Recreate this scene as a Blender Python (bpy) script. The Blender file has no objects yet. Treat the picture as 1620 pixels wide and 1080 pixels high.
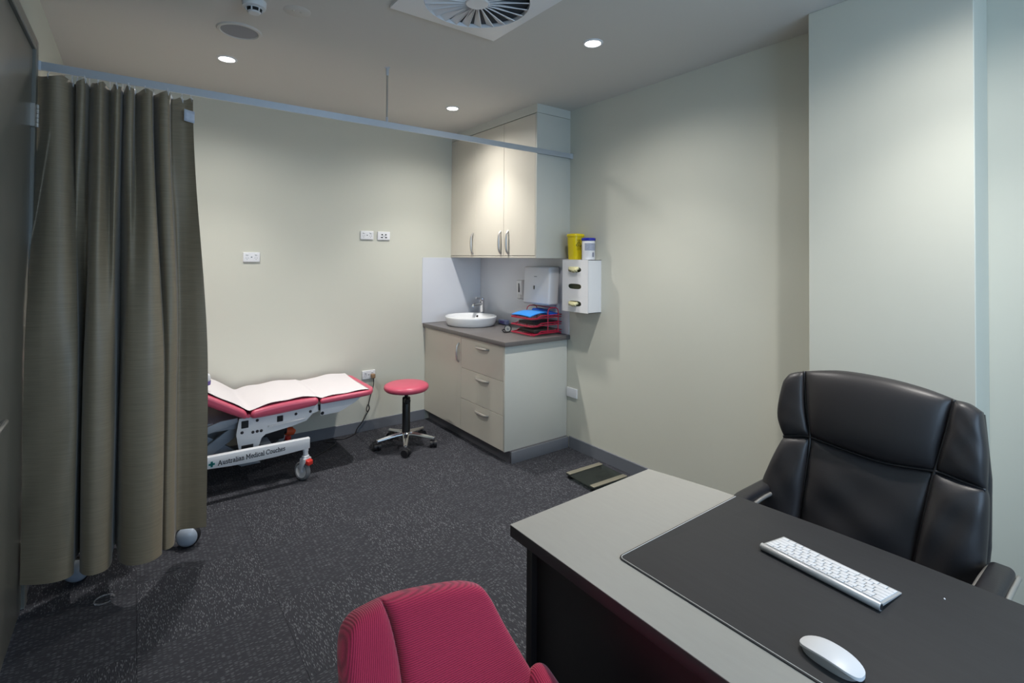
import bpy, bmesh, math, random
from mathutils import Vector, Matrix
random.seed(7)
C = bpy.context.scene.collection
S = bpy.context.scene
PI = math.pi

# ------------------------------------------------------------------ camera, world, lamps
CAM = Vector((-2.8273, -4.3092, 1.5232))
YAW, PITCH, ROLL, FPX, Y0 = 0.6419, 0.0151, 0.0070, 797.34, 395.07
H = 2.719                                  # ceiling height
W = 3.205                                  # room width (left wall at x = -W)
YF = -5.7                                  # wall behind the camera


def cam_axes():
    cy, sy = math.cos(YAW), math.sin(YAW)
    fw = Vector((sy, cy, 0)); rt = Vector((cy, -sy, 0)); up = Vector((0, 0, 1))
    cp, sp = math.cos(PITCH), math.sin(PITCH)
    fw, up = fw * cp + up * sp, up * cp - fw * sp
    cr, sr = math.cos(ROLL), math.sin(ROLL)
    rt, up = rt * cr + up * sr, up * cr - rt * sr
    return rt, up, fw


RT, UP, FW = cam_axes()
cd = bpy.data.cameras.new('camera')
cam = bpy.data.objects.new('camera', cd)
C.objects.link(cam)
m = Matrix((RT, UP, -FW)).transposed().to_4x4()
m.translation = CAM
cam.matrix_world = m
cd.sensor_width = 36
cd.lens = FPX / 1620 * 36
cd.shift_y = (Y0 - 540) / 1620
cd.clip_start = 0.05
S.camera = cam

wd = bpy.data.worlds.new('World'); S.world = wd
wd.use_nodes = True
bg = wd.node_tree.nodes['Background']
bg.inputs[0].default_value = (0.56, 0.76, 1.0, 1)
bg.inputs[1].default_value = 5.6
S.view_settings.view_transform = 'Standard'
S.view_settings.look = 'None'
S.view_settings.exposure = 0.12
S.view_settings.gamma = 1.0
S.view_settings.use_curve_mapping = False
LAMP_W = 72.0
SPILL_W = 36.0                               # wide soft spill of each downlight
LAMP_COL = (1.0, 0.965, 0.915)
LAMP_SIZE = math.radians(100)
LAMP_BLEND = 1.0

pl = bpy.data.lights.new('window_portal', 'AREA')
pl.shape = 'RECTANGLE'; pl.size = 2.2; pl.size_y = 1.5; pl.cycles.is_portal = True
po = bpy.data.objects.new('window_portal', pl); C.objects.link(po)
po.location = (-1.6, YF - 0.05, 1.65); po.rotation_euler = (PI / 2, 0, 0)


def pxp(u, v, axis, val):
    """point on the plane axis=val seen at photo pixel (u, v)"""
    d = FW + RT * ((u - 810) / FPX) + UP * ((Y0 - v) / FPX)
    i = 'xyz'.index(axis)
    return CAM + d * ((val - CAM[i]) / d[i])


def pxplane(u, v, P, N):
    d = FW + RT * ((u - 810) / FPX) + UP * ((Y0 - v) / FPX)
    return CAM + d * ((P - CAM).dot(N) / d.dot(N))


# ------------------------------------------------------------------ materials
def lin(c):
    c = c / 255.0
    return c / 12.92 if c <= 0.04045 else ((c + 0.055) / 1.055) ** 2.4


def rgb(r, g, b):
    return (lin(r), lin(g), lin(b), 1)


class Nt:
    def __init__(self, name):
        self.m = bpy.data.materials.new(name); self.m.use_nodes = True
        self.t = self.m.node_tree; self.n = self.t.nodes
        self.b = self.n['Principled BSDF']

    def new(self, typ, **kw):
        x = self.n.new(typ)
        for k, v in kw.items():
            setattr(x, k, v)
        return x

    def link(self, a, b):
        self.t.links.new(a, b)


def coords(nt, scale, rot=(0, 0, 0), src='pos'):
    if src == 'pos':
        g = nt.new('ShaderNodeNewGeometry').outputs['Position']
    else:
        g = nt.new('ShaderNodeTexCoord').outputs['Object']
    mp = nt.new('ShaderNodeMapping')
    mp.inputs['Scale'].default_value = scale
    mp.inputs['Rotation'].default_value = rot
    nt.link(g, mp.inputs['Vector'])
    return mp.outputs['Vector']


def mat(name, col, rough=0.5, metal=0.0, spec=0.5, noise=0.0, nscale=(20, 20, 20), bump=0.0, bscale=(200, 200, 200),
        bdist=0.001, sheen=0.0, coat=0.0, src='pos', rvar=0.0):
    nt = Nt(name); b = nt.b
    b.inputs['Base Color'].default_value = col
    b.inputs['Roughness'].default_value = rough
    b.inputs['Metallic'].default_value = metal
    b.inputs['Specular IOR Level'].default_value = spec
    b.inputs['Sheen Weight'].default_value = sheen
    b.inputs['Coat Weight'].default_value = coat
    if noise or rvar:
        tx = nt.new('ShaderNodeTexNoise'); tx.inputs['Scale'].default_value = 1.0
        tx.inputs['Detail'].default_value = 4
        nt.link(coords(nt, nscale, src=src), tx.inputs['Vector'])
        if noise:
            mx = nt.new('ShaderNodeMix', data_type='RGBA')
            mx.inputs[6].default_value = tuple(max(0, c * (1 - noise)) for c in col[:3]) + (1,)
            mx.inputs[7].default_value = tuple(min(1, c * (1 + noise)) for c in col[:3]) + (1,)
            nt.link(tx.outputs['Fac'], mx.inputs[0])
            nt.link(mx.outputs[2], b.inputs['Base Color'])
        if rvar:
            mr = nt.new('ShaderNodeMapRange')
            mr.inputs['To Min'].default_value = rough - rvar; mr.inputs['To Max'].default_value = rough + rvar
            nt.link(tx.outputs['Fac'], mr.inputs['Value']); nt.link(mr.outputs[0], b.inputs['Roughness'])
    if bump:
        t2 = nt.new('ShaderNodeTexNoise'); t2.inputs['Scale'].default_value = 1.0; t2.inputs['Detail'].default_value = 3
        nt.link(coords(nt, bscale, src=src), t2.inputs['Vector'])
        bp = nt.new('ShaderNodeBump'); bp.inputs['Strength'].default_value = bump; bp.inputs['Distance'].default_value = bdist
        nt.link(t2.outputs['Fac'], bp.inputs['Height']); nt.link(bp.outputs['Normal'], b.inputs['Normal'])
    return nt.m


def carpet(name, flip):
    nt = Nt(name); b = nt.b
    sc = (62, 260, 1) if flip else (260, 62, 1)
    v = nt.new('ShaderNodeTexVoronoi', voronoi_dimensions='2D'); v.inputs['Scale'].default_value = 1
    v.inputs['Randomness'].default_value = 0.9
    nt.link(coords(nt, sc), v.inputs['Vector'])
    sep = nt.new('ShaderNodeSeparateColor'); nt.link(v.outputs['Color'], sep.inputs[0])
    r = nt.new('ShaderNodeMapRange'); r.inputs['From Min'].default_value = 0.60; r.inputs['From Max'].default_value = 1.0
    r.inputs['To Min'].default_value = 0.0; r.inputs['To Max'].default_value = 1.0
    nt.link(sep.outputs[0], r.inputs['Value'])
    d = nt.new('ShaderNodeMapRange'); d.inputs['From Min'].default_value = 0.30; d.inputs['From Max'].default_value = 0.52
    d.inputs['To Min'].default_value = 1.0; d.inputs['To Max'].default_value = 0.0
    nt.link(v.outputs['Distance'], d.inputs['Value'])
    mu = nt.new('ShaderNodeMath', operation='MULTIPLY'); nt.link(r.outputs[0], mu.inputs[0]); nt.link(d.outputs[0], mu.inputs[1])
    mx = nt.new('ShaderNodeMix', data_type='RGBA')
    mx.inputs[6].default_value = rgb(58, 59, 65)
    mx.inputs[7].default_value = rgb(104, 106, 111) if flip else rgb(116, 118, 123)
    nt.link(mu.outputs[0], mx.inputs[0]); nt.link(mx.outputs[2], b.inputs['Base Color'])
    b.inputs['Roughness'].default_value = 0.95; b.inputs['Specular IOR Level'].default_value = 0.15
    bp = nt.new('ShaderNodeBump'); bp.inputs['Strength'].default_value = 0.6; bp.inputs['Distance'].default_value = 0.003
    nt.link(v.outputs['Distance'], bp.inputs['Height']); nt.link(bp.outputs['Normal'], b.inputs['Normal'])
    return nt.m


def ribbed(name, col, axis_rot, scale):
    nt = Nt(name); b = nt.b
    w = nt.new('ShaderNodeTexWave', wave_type='BANDS', bands_direction='Z')
    w.inputs['Scale'].default_value = scale; w.inputs['Distortion'].default_value = 0.6; w.inputs['Detail'].default_value = 1
    w.inputs['Detail Scale'].default_value = 3
    nt.link(coords(nt, (1, 1, 1), axis_rot), w.inputs['Vector'])
    n = nt.new('ShaderNodeTexNoise'); n.inputs['Scale'].default_value = 420; n.inputs['Detail'].default_value = 1
    nt.link(coords(nt, (1, 1, 1)), n.inputs['Vector'])
    add = nt.new('ShaderNodeMath', operation='MULTIPLY_ADD'); add.inputs[1].default_value = 0.5
    nt.link(n.outputs['Fac'], add.inputs[0]); nt.link(w.outputs['Fac'], add.inputs[2])
    mx = nt.new('ShaderNodeMix', data_type='RGBA', clamp_factor=True)
    mx.inputs[6].default_value = tuple(c * 0.50 for c in col[:3]) + (1,)
    mx.inputs[7].default_value = tuple(min(1, c * 1.2) for c in col[:3]) + (1,)
    nt.link(add.outputs[0], mx.inputs[0]); nt.link(mx.outputs[2], b.inputs['Base Color'])
    b.inputs['Roughness'].default_value = 0.9; b.inputs['Specular IOR Level'].default_value = 0.2
    b.inputs['Sheen Weight'].default_value = 0.25
    bp = nt.new('ShaderNodeBump'); bp.inputs['Strength'].default_value = 0.5; bp.inputs['Distance'].default_value = 0.002
    nt.link(add.outputs[0], bp.inputs['Height']); nt.link(bp.outputs['Normal'], b.inputs['Normal'])
    return nt.m


def emis(name, col, strength):
    nt = Nt(name)
    nt.b.inputs['Base Color'].default_value = col
    nt.b.inputs['Emission Color'].default_value = col
    nt.b.inputs['Emission Strength'].default_value = strength
    return nt.m


def glassy(name, col, mixf=0.25, rough=0.02):
    nt = Nt(name)
    tr = nt.new('ShaderNodeBsdfTransparent'); tr.inputs[0].default_value = col
    mx = nt.new('ShaderNodeMixShader'); mx.inputs[0].default_value = mixf
    nt.b.inputs['Base Color'].default_value = tuple(c * 0.5 for c in col[:3]) + (1,)
    nt.b.inputs['Roughness'].default_value = rough
    nt.link(tr.outputs[0], mx.inputs[1]); nt.link(nt.b.outputs[0], mx.inputs[2])
    nt.link(mx.outputs[0], nt.n['Material Output'].inputs[0])
    return nt.m


M = dict(
    wall=mat('wall_paint', rgb(206, 206, 194), 0.6, spec=0.3, bump=0.15, bscale=(160, 160, 160), bdist=0.0006, noise=0.015, nscale=(3, 3, 3)),
    ceil=mat('ceiling_paint', rgb(208, 206, 201), 0.9, spec=0.1),
    base=mat('baseboard_paint', rgb(112, 116, 124), 0.35, noise=0.03),
    door=mat('door_paint', rgb(122, 122, 116), 0.3, noise=0.03, bump=0.05, bscale=(60, 60, 8)),
    carpet_a=carpet('carpet_tile_lengthwise', False),
    carpet_b=carpet('carpet_tile_crosswise', True),
    alu=mat('aluminium', rgb(196, 202, 210), 0.42, 0.35, bump=0.05, bscale=(8, 300, 300)),
    steel=mat('satin_nickel', rgb(180, 177, 172), 0.38, 0.7),
    chrome=mat('chrome', rgb(215, 215, 218), 0.12, 1.0),
    darkmetal=mat('dark_metal', rgb(70, 70, 74), 0.35, 0.8),
    cab=mat('cabinet_laminate', rgb(210, 205, 193), 0.38, noise=0.01),
    carc=mat('cabinet_carcass', rgb(206, 206, 198), 0.42, noise=0.01),
    gap=mat('dark_gap', rgb(40, 38, 36), 0.9),
    kick=mat('kickboard', rgb(92, 92, 98), 0.4, noise=0.05),
    wtop=mat('worktop_laminate', rgb(104, 100, 99), 0.33, noise=0.06, nscale=(150, 150, 150)),
    splash=mat('splashback_gloss', rgb(214, 217, 224), 0.12, coat=0.2),
    white=mat('white_plastic', rgb(226, 227, 230), 0.35),
    offwhite=mat('off_white_plastic', rgb(212, 214, 216), 0.4),
    porcelain=mat('porcelain', rgb(236, 238, 240), 0.08, coat=0.5),
    socketline=mat('grey_socket', rgb(120, 124, 128), 0.5),
    black=mat('black_plastic', rgb(30, 30, 32), 0.4),
    rubber=mat('grey_rubber', rgb(120, 122, 126), 0.6),
    brubber=mat('black_rubber', rgb(28, 28, 32), 0.5),
    vinyl=mat('raspberry_vinyl', rgb(203, 86, 110), 0.34, bump=0.12, bscale=(350, 350, 350), bdist=0.0005, noise=0.04),
    paper=mat('couch_paper', rgb(222, 217, 220), 0.85, bump=0.25, bscale=(14, 30, 14), bdist=0.006),
    couchw=mat('white_powder_coat', rgb(222, 225, 230), 0.3, noise=0.02),
    couchg=mat('grey_blue_metal', rgb(140, 148, 158), 0.4, noise=0.05),
    teal=mat('teal_print', rgb(20, 122, 122), 0.5),
    ink=mat('black_ink', rgb(38, 38, 44), 0.6),
    redpl=mat('red_plastic', rgb(200, 50, 42), 0.35),
    orange=mat('orange_plastic', rgb(200, 80, 40), 0.4),
    red=mat('red_wire', rgb(176, 30, 62), 0.3, coat=0.3),
    blue=mat('blue_folder', rgb(48, 140, 226), 0.35, noise=0.12, nscale=(14, 14, 14)),
    yellow=mat('yellow_plastic', rgb(232, 208, 22), 0.3),
    bluelid=mat('blue_plastic', rgb(30, 38, 160), 0.35),
    label=mat('label_print', rgb(160, 166, 184), 0.5, noise=0.3, nscale=(60, 60, 160)),
    latex=mat('latex', rgb(222, 216, 170), 0.55, noise=0.12, nscale=(60, 60, 60)),
    deskt=mat('desk_laminate', rgb(151, 149, 143), 0.42, noise=0.05, nscale=(90, 14, 90), bump=0.1, bscale=(400, 60, 400)),
    deskd=mat('desk_dark_laminate', rgb(54, 48, 50), 0.4, noise=0.12, nscale=(60, 8, 60)),
    deskp=mat('desk_panel_laminate', rgb(36, 33, 34), 0.38, noise=0.1, nscale=(60, 60, 8)),
    deskmat=mat('black_desk_mat', rgb(45, 45, 47), 0.6, spec=0.3, noise=0.16, nscale=(90, 9, 20), bump=0.25, bscale=(300, 40, 60), bdist=0.0006),
    stitch=mat('pale_stitch', rgb(190, 188, 184), 0.6),
    keyw=mat('white_keys', rgb(218, 218, 220), 0.4),
    alub=mat('brushed_aluminium', rgb(200, 201, 203), 0.38, 0.55),
    leather=mat('black_leather', rgb(42, 40, 42), 0.44, bump=0.25, bscale=(260, 260, 260), bdist=0.0006, noise=0.1, nscale=(9, 9, 9)),
    leather2=mat('black_leather_side', rgb(34, 33, 36), 0.4, bump=0.3, bscale=(120, 120, 120), bdist=0.001),
    redfab=ribbed('raspberry_rib_fabric', rgb(176, 46, 76), (0.30, -0.04, 0), 74),
    redfab2=ribbed('raspberry_rib_fabric_side', rgb(176, 46, 76), (0.0, 1.40, 0), 74),
    glass=glassy('scale_glass', (0.50, 0.55, 0.52, 1), 0.10),
    winglass=glassy('window_glass', (0.95, 0.98, 1.0, 1), 0.06),
    scalebar=mat('brushed_scale_bar', rgb(178, 172, 155), 0.35, 0.7),
    lens=emis('lamp_lens', (1.0, 0.98, 0.95, 1), 14.0),
    grille=mat('speaker_grille', rgb(140, 142, 148), 0.7, noise=0.3, nscale=(400, 400, 400)),
    dark=mat('dark_void', rgb(26, 26, 28), 0.9),
    ventin=mat('vent_interior', rgb(84, 86, 90), 0.8),
    clear=glassy('clear_plastic', (0.9, 0.9, 0.92, 1), 0.3, 0.1),
    palehood=mat('pale_castor_hood', rgb(162, 174, 190), 0.3),
    purple=mat('purple_print', rgb(120, 100, 170), 0.5),
    tag=mat('white_tag', rgb(206, 212, 226), 0.6, noise=0.1, nscale=(200, 200, 200)),
)


def curtain_mat(name, c, weave):
    nt = Nt(name); b = nt.b
    n = nt.new('ShaderNodeTexNoise'); n.inputs['Scale'].default_value = 1; n.inputs['Detail'].default_value = 5
    nt.link(coords(nt, (9, 9, 260)), n.inputs['Vector'])
    mx = nt.new('ShaderNodeMix', data_type='RGBA')
    mx.inputs[6].default_value = tuple(x * (1 - weave) for x in c[:3]) + (1,)
    mx.inputs[7].default_value = tuple(x * (1 + weave) for x in c[:3]) + (1,)
    nt.link(n.outputs['Fac'], mx.inputs[0]); nt.link(mx.outputs[2], b.inputs['Base Color'])
    b.inputs['Roughness'].default_value = 0.5
    b.inputs['Specular IOR Level'].default_value = 0.55
    b.inputs['Sheen Weight'].default_value = 0.3
    b.inputs['Sheen Roughness'].default_value = 0.35
    bp = nt.new('ShaderNodeBump'); bp.inputs['Strength'].default_value = 0.3; bp.inputs['Distance'].default_value = 0.001
    nt.link(n.outputs['Fac'], bp.inputs['Height']); nt.link(bp.outputs['Normal'], b.inputs['Normal'])
    return nt.m


M['curtain'] = curtain_mat('olive_satin', rgb(146, 133, 111), 0.28)


# ------------------------------------------------------------------ mesh helpers
def mb():
    return bmesh.new()


def add_box(bm, x0, x1, y0, y1, z0, z1, bevel=0.0, seg=2):
    v = [bm.verts.new((x, y, z)) for x in (x0, x1) for y in (y0, y1) for z in (z0, z1)]
    q = [(0, 1, 3, 2), (4, 6, 7, 5), (0, 4, 5, 1), (2, 3, 7, 6), (0, 2, 6, 4), (1, 5, 7, 3)]
    f = [bm.faces.new([v[i] for i in a]) for a in q]
    bmesh.ops.recalc_face_normals(bm, faces=f)
    if bevel:
        e = list({e for x in f for e in x.edges})
        bmesh.ops.bevel(bm, geom=e, offset=bevel, segments=seg, profile=0.5, affect='EDGES')


def frame(d):
    d = d.normalized()
    a = Vector((0, 0, 1)) if abs(d.z) < 0.95 else Vector((1, 0, 0))
    u = d.cross(a).normalized()
    return u, d.cross(u).normalized()


def add_tube(bm, pts, r, n=8, closed=False, caps=True):
    pts = [Vector(p) for p in pts]
    N = len(pts)
    rr = r if isinstance(r, (list, tuple)) else [r] * N
    rings = []
    pu = None
    for i, p in enumerate(pts):
        if closed:
            d = pts[(i + 1) % N] - pts[i - 1]
        else:
            d = pts[min(i + 1, N - 1)] - pts[max(i - 1, 0)]
        d.normalize()
        if pu is None:
            u, w = frame(d)
        else:
            u = (pu - d * pu.dot(d)).normalized(); w = d.cross(u)
        pu = u
        rings.append([bm.verts.new(p + (u * math.cos(2 * PI * k / n) + w * math.sin(2 * PI * k / n)) * rr[i]) for k in range(n)])
    fs = []
    for i in range(N if closed else N - 1):
        a, b = rings[i], rings[(i + 1) % N]
        for k in range(n):
            fs.append(bm.faces.new((a[k], a[(k + 1) % n], b[(k + 1) % n], b[k])))
    if not closed and caps:
        fs.append(bm.faces.new(rings[0][::-1])); fs.append(bm.faces.new(rings[-1]))
    bmesh.ops.recalc_face_normals(bm, faces=fs)


def add_lathe(bm, prof, c=(0, 0, 0), n=32, axis='z', sx=1.0, sy=1.0):
    c = Vector(c)
    rings = []
    for r, z in prof:
        if r < 1e-6:
            rings.append([bm.verts.new(c + ax(0, 0, z, axis))])
        else:
            rings.append([bm.verts.new(c + ax(r * sx * math.cos(2 * PI * k / n), r * sy * math.sin(2 * PI * k / n), z, axis)) for k in range(n)])
    fs = []
    for a, b in zip(rings, rings[1:]):
        if len(a) == 1 and len(b) == 1:
            continue
        for k in range(n):
            k2 = (k + 1) % n
            if len(a) == 1:
                fs.append(bm.faces.new((a[0], b[k2], b[k])))
            elif len(b) == 1:
                fs.append(bm.faces.new((a[k], a[k2], b[0])))
            else:
                fs.append(bm.faces.new((a[k], a[k2], b[k2], b[k])))
    bmesh.ops.recalc_face_normals(bm, faces=fs)


def ax(x, y, z, axis):
    if axis == 'z':
        return Vector((x, y, z))
    if axis == 'x':
        return Vector((z, x, y))
    return Vector((x, z, y))


def add_prism(bm, pts, vec, bevel=0.0):
    pts = [Vector(p) for p in pts]; vec = Vector(vec)
    a = [bm.verts.new(p) for p in pts]
    b = [bm.verts.new(p + vec) for p in pts]
    n = len(a)
    fs = [bm.faces.new(a[::-1]), bm.faces.new(b)]
    for i in range(n):
        fs.append(bm.faces.new((a[i], a[(i + 1) % n], b[(i + 1) % n], b[i])))
    bmesh.ops.recalc_face_normals(bm, faces=fs)
    if bevel:
        e = list({e for x in fs[:2] for e in x.edges})
        bmesh.ops.bevel(bm, geom=e, offset=bevel, segments=2, profile=0.5, affect='EDGES')


def rounded_box(bm, s, r, n=6, ne=4, fn=None):
    """box of half sizes s with rounded edges r, deformed by fn(Vector)->Vector"""
    def line(h):
        e = [-h + r * (1 - math.cos(PI / 2 * i / ne)) if False else -h + r * (1 - math.tan(PI / 4 * (1 - i / ne))) for i in range(ne)]
        mid = [(-h + r) + (2 * h - 2 * r) * i / n for i in range(n + 1)]
        return e + mid + [-x for x in e[::-1]]
    L = [line(h) for h in s]
    vs = {}

    def vert(p):
        key = tuple(round(c, 6) for c in p)
        if key not in vs:
            q = Vector([max(-s[i] + r, min(s[i] - r, p[i])) for i in range(3)])
            d = Vector(p) - q
            if d.length > 1e-9:
                q = q + d.normalized() * r
            vs[key] = bm.verts.new(fn(q) if fn else q)
        return vs[key]
    fs = []
    for a in range(3):
        b, c = (a + 1) % 3, (a + 2) % 3
        for sg in (-1, 1):
            for i in range(len(L[b]) - 1):
                for j in range(len(L[c]) - 1):
                    q = []
                    for (ii, jj) in ((i, j), (i + 1, j), (i + 1, j + 1), (i, j + 1)):
                        p = [0, 0, 0]; p[a] = sg * s[a]; p[b] = L[b][ii]; p[c] = L[c][jj]
                        q.append(vert(p))
                    if sg < 0:
                        q = q[::-1]
                    if len(set(q)) == 4:
                        fs.append(bm.faces.new(q))
    bmesh.ops.recalc_face_normals(bm, faces=fs)


def add_grid(bm, fn, nu, nv):
    g = [[bm.verts.new(fn(i / nu, j / nv)) for j in range(nv + 1)] for i in range(nu + 1)]
    for i in range(nu):
        for j in range(nv):
            bm.faces.new((g[i][j], g[i + 1][j], g[i + 1][j + 1], g[i][j + 1]))


def root_loc(o):
    v = Vector((0, 0, 0))
    while o is not None:
        v = v + Vector(o.location); o = o.parent
    return v


def obj(name, bm, material, parent=None, smooth=35, local=False, solid=0.0, sub=0):
    if parent is not None and not local:
        bmesh.ops.translate(bm, verts=bm.verts, vec=-root_loc(parent))
    me = bpy.data.meshes.new(name)
    bm.to_mesh(me); bm.free()
    me.materials.append(material)
    if smooth:
        me.polygons.foreach_set('use_smooth', [True] * len(me.polygons))
        if smooth < 180:
            me.set_sharp_from_angle(angle=math.radians(smooth))
    o = bpy.data.objects.new(name, me); C.objects.link(o)
    if parent is not None:
        o.parent = parent
    if solid:
        md = o.modifiers.new('thickness', 'SOLIDIFY'); md.thickness = solid; md.offset = 0; md.use_rim = smooth < 180
    if sub:
        md = o.modifiers.new('smooth', 'SUBSURF'); md.levels = sub; md.render_levels = sub
    return o


def thing(name, label, cat, loc=(0, 0, 0), rotz=0.0, group=None):
    o = bpy.data.objects.new(name, None); C.objects.link(o)
    o.empty_display_size = 0.05
    o.location = loc; o.rotation_euler = (0, 0, rotz)
    o['label'] = label; o['category'] = cat
    if group:
        o['group'] = group
    return o


def tag(o, label, cat, group=None):
    o['label'] = label; o['category'] = cat
    if group:
        o['group'] = group
    return o


def struct(name, bm, material, parent=None, smooth=30):
    o = obj(name, bm, material, parent, smooth)
    if parent is None:
        o['kind'] = 'structure'
    return o


def box_obj(name, b, material, parent=None, bevel=0.0, local=False):
    bm = mb(); add_box(bm, *b, bevel=bevel)
    return obj(name, bm, material, parent, local=local)


def catmull(P, n):
    out = []
    N = len(P)
    for k in range(n + 1):
        t = k / n * (N - 1); i = min(int(t), N - 2); f = t - i
        p0, p1, p2, p3 = P[max(i - 1, 0)], P[i], P[i + 1], P[min(i + 2, N - 1)]
        out.append(tuple(0.5 * (2 * b + (c - a) * f + (2 * a - 5 * b + 4 * c - d) * f * f + (3 * b - a - 3 * c + d) * f ** 3)
                         for a, b, c, d in zip(p0, p1, p2, p3)))
    return out


def smooth(a, b, t):
    t = max(0.0, min(1.0, (t - a) / (b - a)))
    return t * t * (3 - 2 * t)


# ------------------------------------------------------------------ the room
bm = mb(); add_box(bm, -W - 0.1, 0.1, YF - 0.1, 0.1, -0.1, -0.006)
floor = struct('floor', bm, M['carpet_a'])
x_lines = [-W] + [-2.8 + 0.5 * k for k in range(6)] + [0.0]
y_lines = [YF] + [-5.4 + 0.5 * k for k in range(11)] + [0.0]
for i in range(len(x_lines) - 1):
    for j in range(len(y_lines) - 1):
        bm = mb()
        add_box(bm, x_lines[i] + .0005, x_lines[i + 1] - .0005, y_lines[j] + .0005, y_lines[j + 1] - .0005, -0.006, 0.0)
        obj('carpet_tile', bm, M['carpet_a'] if (i + j) % 2 else M['carpet_b'], floor)

bm = mb(); add_box(bm, -W - 0.1, 0.1, YF - 0.1, 0.1, H, H + 0.1); struct('ceiling', bm, M['ceil'])
bm = mb(); add_box(bm, -W - 0.1, 0.1, 0, 0.1, -0.05, H + 0.05); struct('wall_back', bm, M['wall'])
bm = mb(); add_box(bm, 0, 0.1, YF - 0.1, 0.1, -0.05, H + 0.05)
struct('wall_right', bm, M['wall'])
bm = mb(); add_box(bm, -0.219, 0, -3.82, -3.216, 0, H, bevel=0.003, seg=1)
struct('wall_pier', bm, M['wall'])
bm = mb(); add_box(bm, -W - 0.1, -W, -1.253, 0.1, -0.05, H + 0.05)
add_box(bm, -W - 0.1, -W, YF - 0.1, -2.36, -0.05, H + 0.05)
add_box(bm, -W - 0.1, -W, -2.36, -1.253, 2.465, H + 0.05)
struct('wall_left', bm, M['wall'])
wx0, wx1, wz0, wz1 = -2.7, -0.5, 0.9, 2.4
bm = mb()
add_box(bm, -W - 0.1, wx0, YF - 0.1, YF, -0.05, H + 0.05)
add_box(bm, wx1, 0.1, YF - 0.1, YF, -0.05, H + 0.05)
add_box(bm, wx0, wx1, YF - 0.1, YF, -0.05, wz0)
add_box(bm, wx0, wx1, YF - 0.1, YF, wz1, H + 0.05)
struct('wall_front', bm, M['wall'])
bm = mb()
for a in ((wx0, wx1, wz0, wz0 + .05), (wx0, wx1, wz1 - .05, wz1), (wx0, wx0 + .05, wz0, wz1), (wx1 - .05, wx1, wz0, wz1), (-1.62, -1.58, wz0, wz1)):
    add_box(bm, a[0], a[1], YF - 0.08, YF - 0.02, a[2], a[3])
w1 = struct('window_1', bm, M['alu'])
for a, b in ((wx0 + .05, -1.62), (-1.58, wx1 - .05)):
    box_obj('pane', (a, b, YF - 0.053, YF - 0.047, wz0 + .05, wz1 - .05), M['winglass'], w1)

# baseboards
BH = 0.0918
def board(name, b):
    bm = mb(); add_box(bm, *b, bevel=0.002, seg=1); return struct(name, bm, M['base'])
board('baseboard_back', (-W, -0.626, -0.012, 0, 0, BH))
board('baseboard_right', (-0.012, 0, -3.216, -1.324, 0, BH))
board('baseboard_pier', (-0.231, -0.219, -3.82, -3.216, 0, BH))
board('baseboard_left', (-W, -W + 0.012, -1.25, -0.012, 0, BH))
board('baseboard_front', (-W, 0, YF, YF + 0.012, 0, BH))

# door in the left wall
bm = mb()
add_box(bm, -W - .1, -W + .02, -1.31, -1.253, 0, 2.465, bevel=.003, seg=1)
add_box(bm, -W - .1, -W + .02, -2.36, -2.30, 0, 2.465, bevel=.003, seg=1)
add_box(bm, -W - .1, -W + .02, -2.30, -1.31, 2.415, 2.465, bevel=.003, seg=1)
d1 = struct('door_1', bm, M['door'])
box_obj('door_leaf', (-W - .045, -W + .008, -2.297, -1.315, 0.008, 2.411), M['door'], d1, .002)
for z in (2.125, 1.165, 0.25):
    bm = mb()
    add_box(bm, -W + .006, -W + .0225, -1.338, -1.29, z - .05, z + .05, .001, 1)
    for k in range(5):
        add_tube(bm, [(-W + .027, -1.313, z - .05 + .02 * k + .001), (-W + .027, -1.313, z - .05 + .02 * k + .019)], .0065, 8)
    obj('hinge', bm, M['steel'], d1)
bm = mb()
add_lathe(bm, [(0, 0), (.026, 0), (.026, .008), (.02, .012), (0, .012)], (-W + .008, -2.23, 1.0), 20, 'x')
add_tube(bm, [(-W + .018, -2.23, 1.0), (-W + .055, -2.23, 1.0), (-W + .06, -2.22, 1.0), (-W + .06, -2.10, 1.0)], .009, 10)
obj('door_handle', bm, M['steel'], d1)

# ------------------------------------------------------------------ ceiling fittings
def downlight(x, y, label):
    t = thing('downlight', label, 'ceiling light', (x, y, H), group='recessed round downlights')
    bm = mb(); add_lathe(bm, [(.042, -.002), (.044, -.006), (.05, -.007), (.056, -.004), (.057, 0)], (x, y, H), 36)
    obj('trim_ring', bm, M['white'], t)
    bm = mb(); add_lathe(bm, [(0, -.004), (.03, -.0038), (.0425, -.003), (.0425, 0)], (x, y, H), 36)
    obj('lens', bm, M['lens'], t)
    for watt, size in ((LAMP_W, LAMP_SIZE), (SPILL_W, math.radians(158))):
        ld = bpy.data.lights.new('lamp', 'SPOT')
        ld.energy = watt; ld.color = LAMP_COL; ld.spot_size = size; ld.spot_blend = LAMP_BLEND
        ld.shadow_soft_size = 0.035
        lo = bpy.data.objects.new('lamp', ld); C.objects.link(lo); lo.parent = t
        lo.location = (0, 0, -0.045)


downlight(-2.398, -0.824, 'lit downlight above the curtain end of the red couch')
downlight(-0.802, -0.789, 'lit downlight just left of the tall wall cupboard')
downlight(-0.805, -2.342, 'lit downlight to the right of the square air vent')
downlight(-0.805, -3.90, 'lit downlight above the black office chair, out of the frame')

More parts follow.
